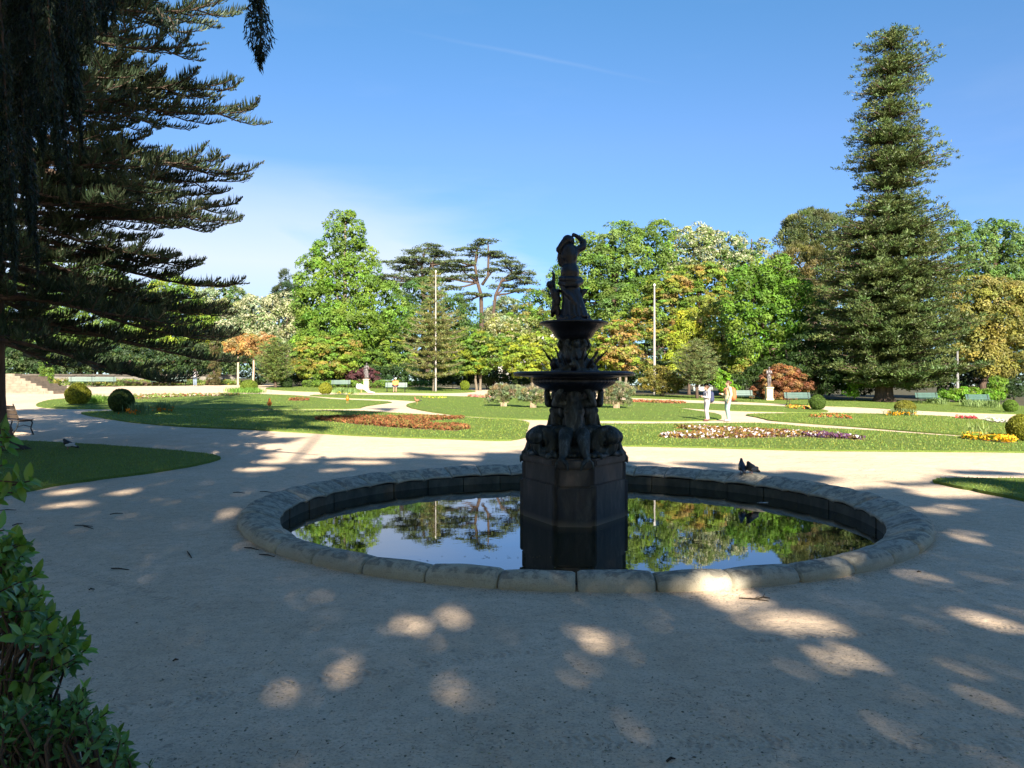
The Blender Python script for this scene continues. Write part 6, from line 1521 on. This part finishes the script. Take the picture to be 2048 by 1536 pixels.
# ------------------------------------------------------------------ near broad-leaved bush, bottom left
def near_bush():
    r = np.random.default_rng(31); root = empty('laurel_bush', (-1.95, 2.75, 0), 0, 'glossy green broad-leaved bush in the bottom left corner close to the viewer', 'bush')
    o0 = np.array([-1.95, 2.75, 0]); q = MB(); leaves = []   # (pos, dir, normal, size, tint)
    def shoot(tip, base, nl, size, tint, spread=.16):
        tip = np.array(tip, float); base = np.array(base, float); mid = (tip+base)/2+r.normal(0, .03, 3)+np.array([-.04, 0, .05])
        q.tube([tuple(base-o0), tuple(mid-o0), tuple(tip-o0)], [.006, .004, .002], 5, False)
        ax = nrm((tip-mid)[None])[0]
        for k in range(nl):
            t = 1-(k/nl)**1.2*.75; p = mid+(tip-mid)*t if t > .2 else mid
            a = k*2.4+r.uniform(-.3, .3); e1 = nrm(np.cross(ax, [.3, .2, 1])[None])[0]; e2 = np.cross(ax, e1)
            rad = e1*math.cos(a)+e2*math.sin(a)
            dr = nrm((rad*.9+ax*(.25+.9*(t > .85))+np.array([0, 0, .12]))[None])[0]
            sz = size*r.uniform(.7, 1.15)*(1 if t < .9 else .75)
            nr = nrm((ax*.8+np.array([0, -.1, .6])-dr*np.dot(ax*.8+np.array([0, -.1, .6]), dr)+.25*r.normal(size=3))[None])[0]
            leaves.append((p, dr, nr, sz, np.array(tint)*r.uniform(1.1, 2.2)))
    # outline of the bush in its own plane: upper bush then lower bush
    def pt(px, py, d): return np.array(P(px, py, d))
    up = []
    for _ in range(175):
        py = r.uniform(1085, 1470); f_ = (py-1085)/385
        edge = np.interp(py, [1085, 1130, 1180, 1230, 1270, 1310, 1345, 1390, 1470], [40, 60, 62, 100, 160, 178, 120, 95, 60])
        px = edge-abs(r.normal(0, 55)); d = 2.65+r.normal(0, .14)+(edge-px)*.0012
        tip = pt(px, py, d); base = tip+np.array([-.13, .02, -.20])*r.uniform(.6, 1.3); shoot(tip, base, int(r.integers(7, 12)), .042, (.045, .105, .018))
    for (px, py) in ((25, 1078), (60, 1105), (72, 1150), (12, 1092), (150, 1250), (172, 1300), (85, 1190)):
        tip = pt(px, py, 2.62); shoot(tip, tip+np.array([-.12, 0, -.2]), 9, .040, (.08, .17, .02))
    for _ in range(260):
        px = r.uniform(-30, 262); top = np.interp(px, [-30, 60, 120, 165, 200, 250, 275], [1400, 1395, 1400, 1375, 1430, 1475, 1520])
        py = top+abs(r.normal(0, 75))+8; d = 2.45+r.normal(0, .12)
        tip = pt(px, py, d); base = tip+np.array([r.normal(0, .03), .02, -.22]); shoot(tip, base, int(r.integers(6, 10)), .027, (.055, .12, .03))
    for (px, py) in ((168, 1375), (205, 1440), (240, 1465), (255, 1505), (215, 1425), (300, 1530)):
        tip = pt(px, py, 2.4); shoot(tip, tip+np.array([0, 0, -.22]), 9, .026, (.09, .18, .03))
    # taller branch at the very edge
    for (px, py) in ((10, 860), (22, 875), (-10, 880), (15, 895), (5, 930), (40, 965), (25, 985), (60, 962), (-5, 1000), (8, 1060), (-12, 1100)):
        tip = pt(px, py, 2.15); shoot(tip, tip+np.array([-.14, .02, -.10]), 7, .040, (.06, .15, .02))
    # main stems
    for k in range(14):
        a = r.uniform(-.3, .3); q.tube([(r.normal(0, .08), r.normal(0, .08)+.1, 0), (-.3+.03*k, a*.3, .3), (-.25+.035*k, a*.5, .62-.025*k)], [.014, .010, .004], 6, False)
    q.build('stem', 'bark_brown', root, smooth=True)['kind'] = 'stuff'
    # leaf blade: folded along the midrib, pointed
    prof = [(0, 0), (.18, .13), (.42, .21), (.68, .17), (.88, .08), (1, 0)]
    V = []; 
    for x, w in prof: V += [(x, -w, w*.35-.10*x*x), (x, 0, -.10*x*x), (x, w, w*.35-.10*x*x)]
    V = np.array(V); Fq = []
    for i in range(5): b_ = 3*i; Fq += [(b_, b_+3, b_+4, b_+1), (b_+1, b_+4, b_+5, b_+2)]
    Fq = np.array(Fq)
    pos = np.array([l[0] for l in leaves]); D = np.array([l[1] for l in leaves]); N = np.array([l[2] for l in leaves]); S = np.array([l[3] for l in leaves]); T = np.array([l[4] for l in leaves])
    W = nrm(np.cross(N, D)); N = np.cross(D, W)
    order = np.argsort(-(S/pos[:, 1])*((PX+F*pos[:, 0]/pos[:, 1] > 5) & (HY-F*(pos[:, 2]-EYE)/pos[:, 1] < 1536)))
    sel = order[:300]; rest = order[300:]
    variants = []
    for c in ((.08, .16, .035), (.11, .21, .035), (.15, .27, .045), (.06, .125, .03)):
        variants.append(npmesh('leaf', V, Fq, np.tile(c, (len(Fq), 1)), True)); variants[-1].materials.append(MATS['gloss_leaf'])
    for i in sel:
        o = bpy.data.objects.new('leaf', variants[int(min(3, max(0, [1, 0, 3, 2][int(r.integers(4))] if T[i][1] < .16 else 2)))]); COL.objects.link(o); o.parent = root
        M = Matrix(((D[i][0], W[i][0], N[i][0]), (D[i][1], W[i][1], N[i][1]), (D[i][2], W[i][2], N[i][2]))).to_4x4(); sc_ = S[i]*1.55
        o.matrix_basis = Matrix.Translation(tuple(pos[i]-o0)) @ M @ Matrix.Diagonal((sc_, sc_, sc_, 1))
    n = len(rest); s_ = (S[rest]*1.55)[:, None, None]
    VV = (pos[rest]-o0)[:, None, :]+s_*(V[None, :, 0:1]*D[rest][:, None, :]+V[None, :, 1:2]*W[rest][:, None, :]+V[None, :, 2:3]*N[rest][:, None, :])
    FF = (np.arange(n)*len(V))[:, None, None]+Fq[None]
    o = link('foliage', npmesh('foliage', VV.reshape(-1, 3), FF.reshape(-1, 4), np.repeat(T[rest], len(Fq), 0), True), 'gloss_leaf', root); o['kind'] = 'stuff'
near_bush()

# ------------------------------------------------------------------ litter on the gravel
def litter():
    r = np.random.default_rng(77); n = 24000
    y = 2.6+19*r.uniform(0, 1, n)**1.7; x = (r.uniform(-.75, .75, n))*y
    den = .5+.5*np.sin(x*1.3+2*np.sin(y*.7))*np.sin(y*1.9+1.5*np.sin(x*.9)); k = (r.random(n) < .35+.65*den); x, y = x[k], y[k]
    rad = np.hypot(x-CX0, y-CY0); k = rad > RO+.03
    for kk in 'ij': k &= ~inside(np.stack([x, y], 1), POLY[kk])
    x, y = x[k], y[k]
    # drift of needles against the coping
    m_ = 9000; a = r.uniform(0, 6.28, m_); rr = RO+.02+np.abs(r.normal(0, .10, m_)); wgt = .25+.75*(.5+.5*np.sin(a*3+1)*np.sin(a*7)); kk = r.random(m_) < wgt
    x = np.concatenate([x, (CX0+rr*np.cos(a))[kk]]); y = np.concatenate([y, (CY0+rr*np.sin(a))[kk]])
    n = len(x); C = np.stack([x, y, terr(x, y)+.004], 1)
    th = r.normal(0, 1.0, n); L = r.uniform(.003, .011, n)*(1+2.5*(r.random(n) < .05)); U = np.stack([np.cos(th), np.sin(th), r.normal(0, .06, n)], 1)*L[:, None]
    W = np.stack([-np.sin(th), np.cos(th), r.normal(0, .2, n)], 1)*r.uniform(.0010, .0028, (n, 1))
    v, f = rhombi(C, U, W)
    T = np.array([[.045, .035, .025]])*r.uniform(.5, 2.2, (n, 1)); T[r.random(n) < .12] = (.14, .07, .035)
    o = link('leaf_litter', npmesh('leaf_litter', v, f, T), 'leaf'); tag(o, 'scattered dry needles and leaf scraps lying on the gravel', 'leaf litter', kind='stuff')
    # small stones
    ico = bmesh.new(); bmesh.ops.create_icosphere(ico, subdivisions=1, radius=1); iv = np.array([v.co[:] for v in ico.verts]); fi = np.array([[v.index for v in f.verts] for f in ico.faces]); ico.free()
    m = 5200; y = 2.6+11*r.uniform(0, 1, m)**1.7; x = r.uniform(-.75, .75, m)*y; k = np.hypot(x-CX0, y-CY0) > RO+.03
    for kk in 'ij': k &= ~inside(np.stack([x, y], 1), POLY[kk])
    x, y = x[k], y[k]; m = len(x); s = r.uniform(.0025, .008, (m, 1, 1)); C = np.stack([x, y, terr(x, y)], 1)[:, None, :]
    V = C+iv[None]*s*np.array([1, 1, .6])*r.uniform(.7, 1.3, (m, 1, 3)); FF = (np.arange(m)*len(iv))[:, None, None]+fi[None]
    T = np.array([.34, .30, .24])*r.uniform(.4, 1.5, (m, 1))
    o = link('gravel_pebbles', npmesh('gravel_pebbles', V.reshape(-1, 3), FF.reshape(-1, 3), np.repeat(T, len(fi), 0)), 'leaf'); tag(o, 'loose small pebbles strewn over the gravel plaza', 'pebbles', kind='stuff')
litter()
TW = [(660, 1068, 1052, 1066, 'near the left outer edge of the pool, lowest'), ]
tws = [((150,1052),(186,1054)), ((168,1054),(187,1059)), ((220,1030),(246,1028)), ((223,1139),(259,1141)), ((178,1182),(190,1181)), ((375,1105),(384,1118)), ((346,1325),(357,1321)), ((489,1097),(518,1101)), ((1478,1198),(1537,1205)), ((1510,1200),(1540,1198)), ((1333,1528),(1350,1521)), ((1834,1146),(1842,1145)), ((25,1052),(46,1048)), ((770,1070),(800,1073)), ((466,986),(490,987)), ((520,984),(545,986)), ((0,1022),(33,1021))]
desc = ['thin dark twig left of the pool, longer of a crossed pair', 'thin dark twig left of the pool, shorter of a crossed pair', 'short twig above the crossed pair left of the pool', 'straight twig lying alone on gravel right of the laurel bush', 'tiny twig stub just right of the laurel bush top', 'short steep twig on gravel below the pool left end',
        'dark twig stub near the middle left of the bare gravel', 'curved thin twig against the pool left outer foot', 'long forked twig in the sunlit patch in front of the pool', 'short side twig beside the forked one in the sunny patch', 'thick dark twig at the bottom edge right of centre', 'black bark scrap on gravel right of the pool', 'short twig near the left frame edge above the laurel bush', 'pale thin twig hugging the near left pool stones', 'thin twig on gravel above the pool left end', 'second thin twig above the pool left end, nearer the rim', 'long thin twig touching the left frame edge']
for ((a, b), (c, d)), ds in zip(tws, desc):
    p0, p1 = V3(at(a, b)), V3(at(c, d)); c_ = (p0+p1)/2; mid = V3((random.uniform(-.01, .01), random.uniform(-.01, .01), .014))
    if math.hypot(c_.x-CX0, c_.y-CY0) < RO+.05:
        v_ = V3((c_.x-CX0, c_.y-CY0, 0)).normalized()*(RO+.09); sh = V3((CX0+v_.x, CY0+v_.y, 0))-V3((c_.x, c_.y, 0)); c_ += sh; p0 += sh; p1 += sh
    q = MB(); q.tube([p0-c_+V3((0, 0, .006)), mid, p1-c_+V3((0, 0, .005))], [.005, .0065, .003], 6)
    if 'forked' in ds: q.tube([mid, mid+(p1-c_)*.6+V3((0, .06, .01))], [.004, .002], 5)
    tag(q.build('fallen_twig', 'twig', None, c_, True), ds, 'twig', 'fallen twigs on the gravel')
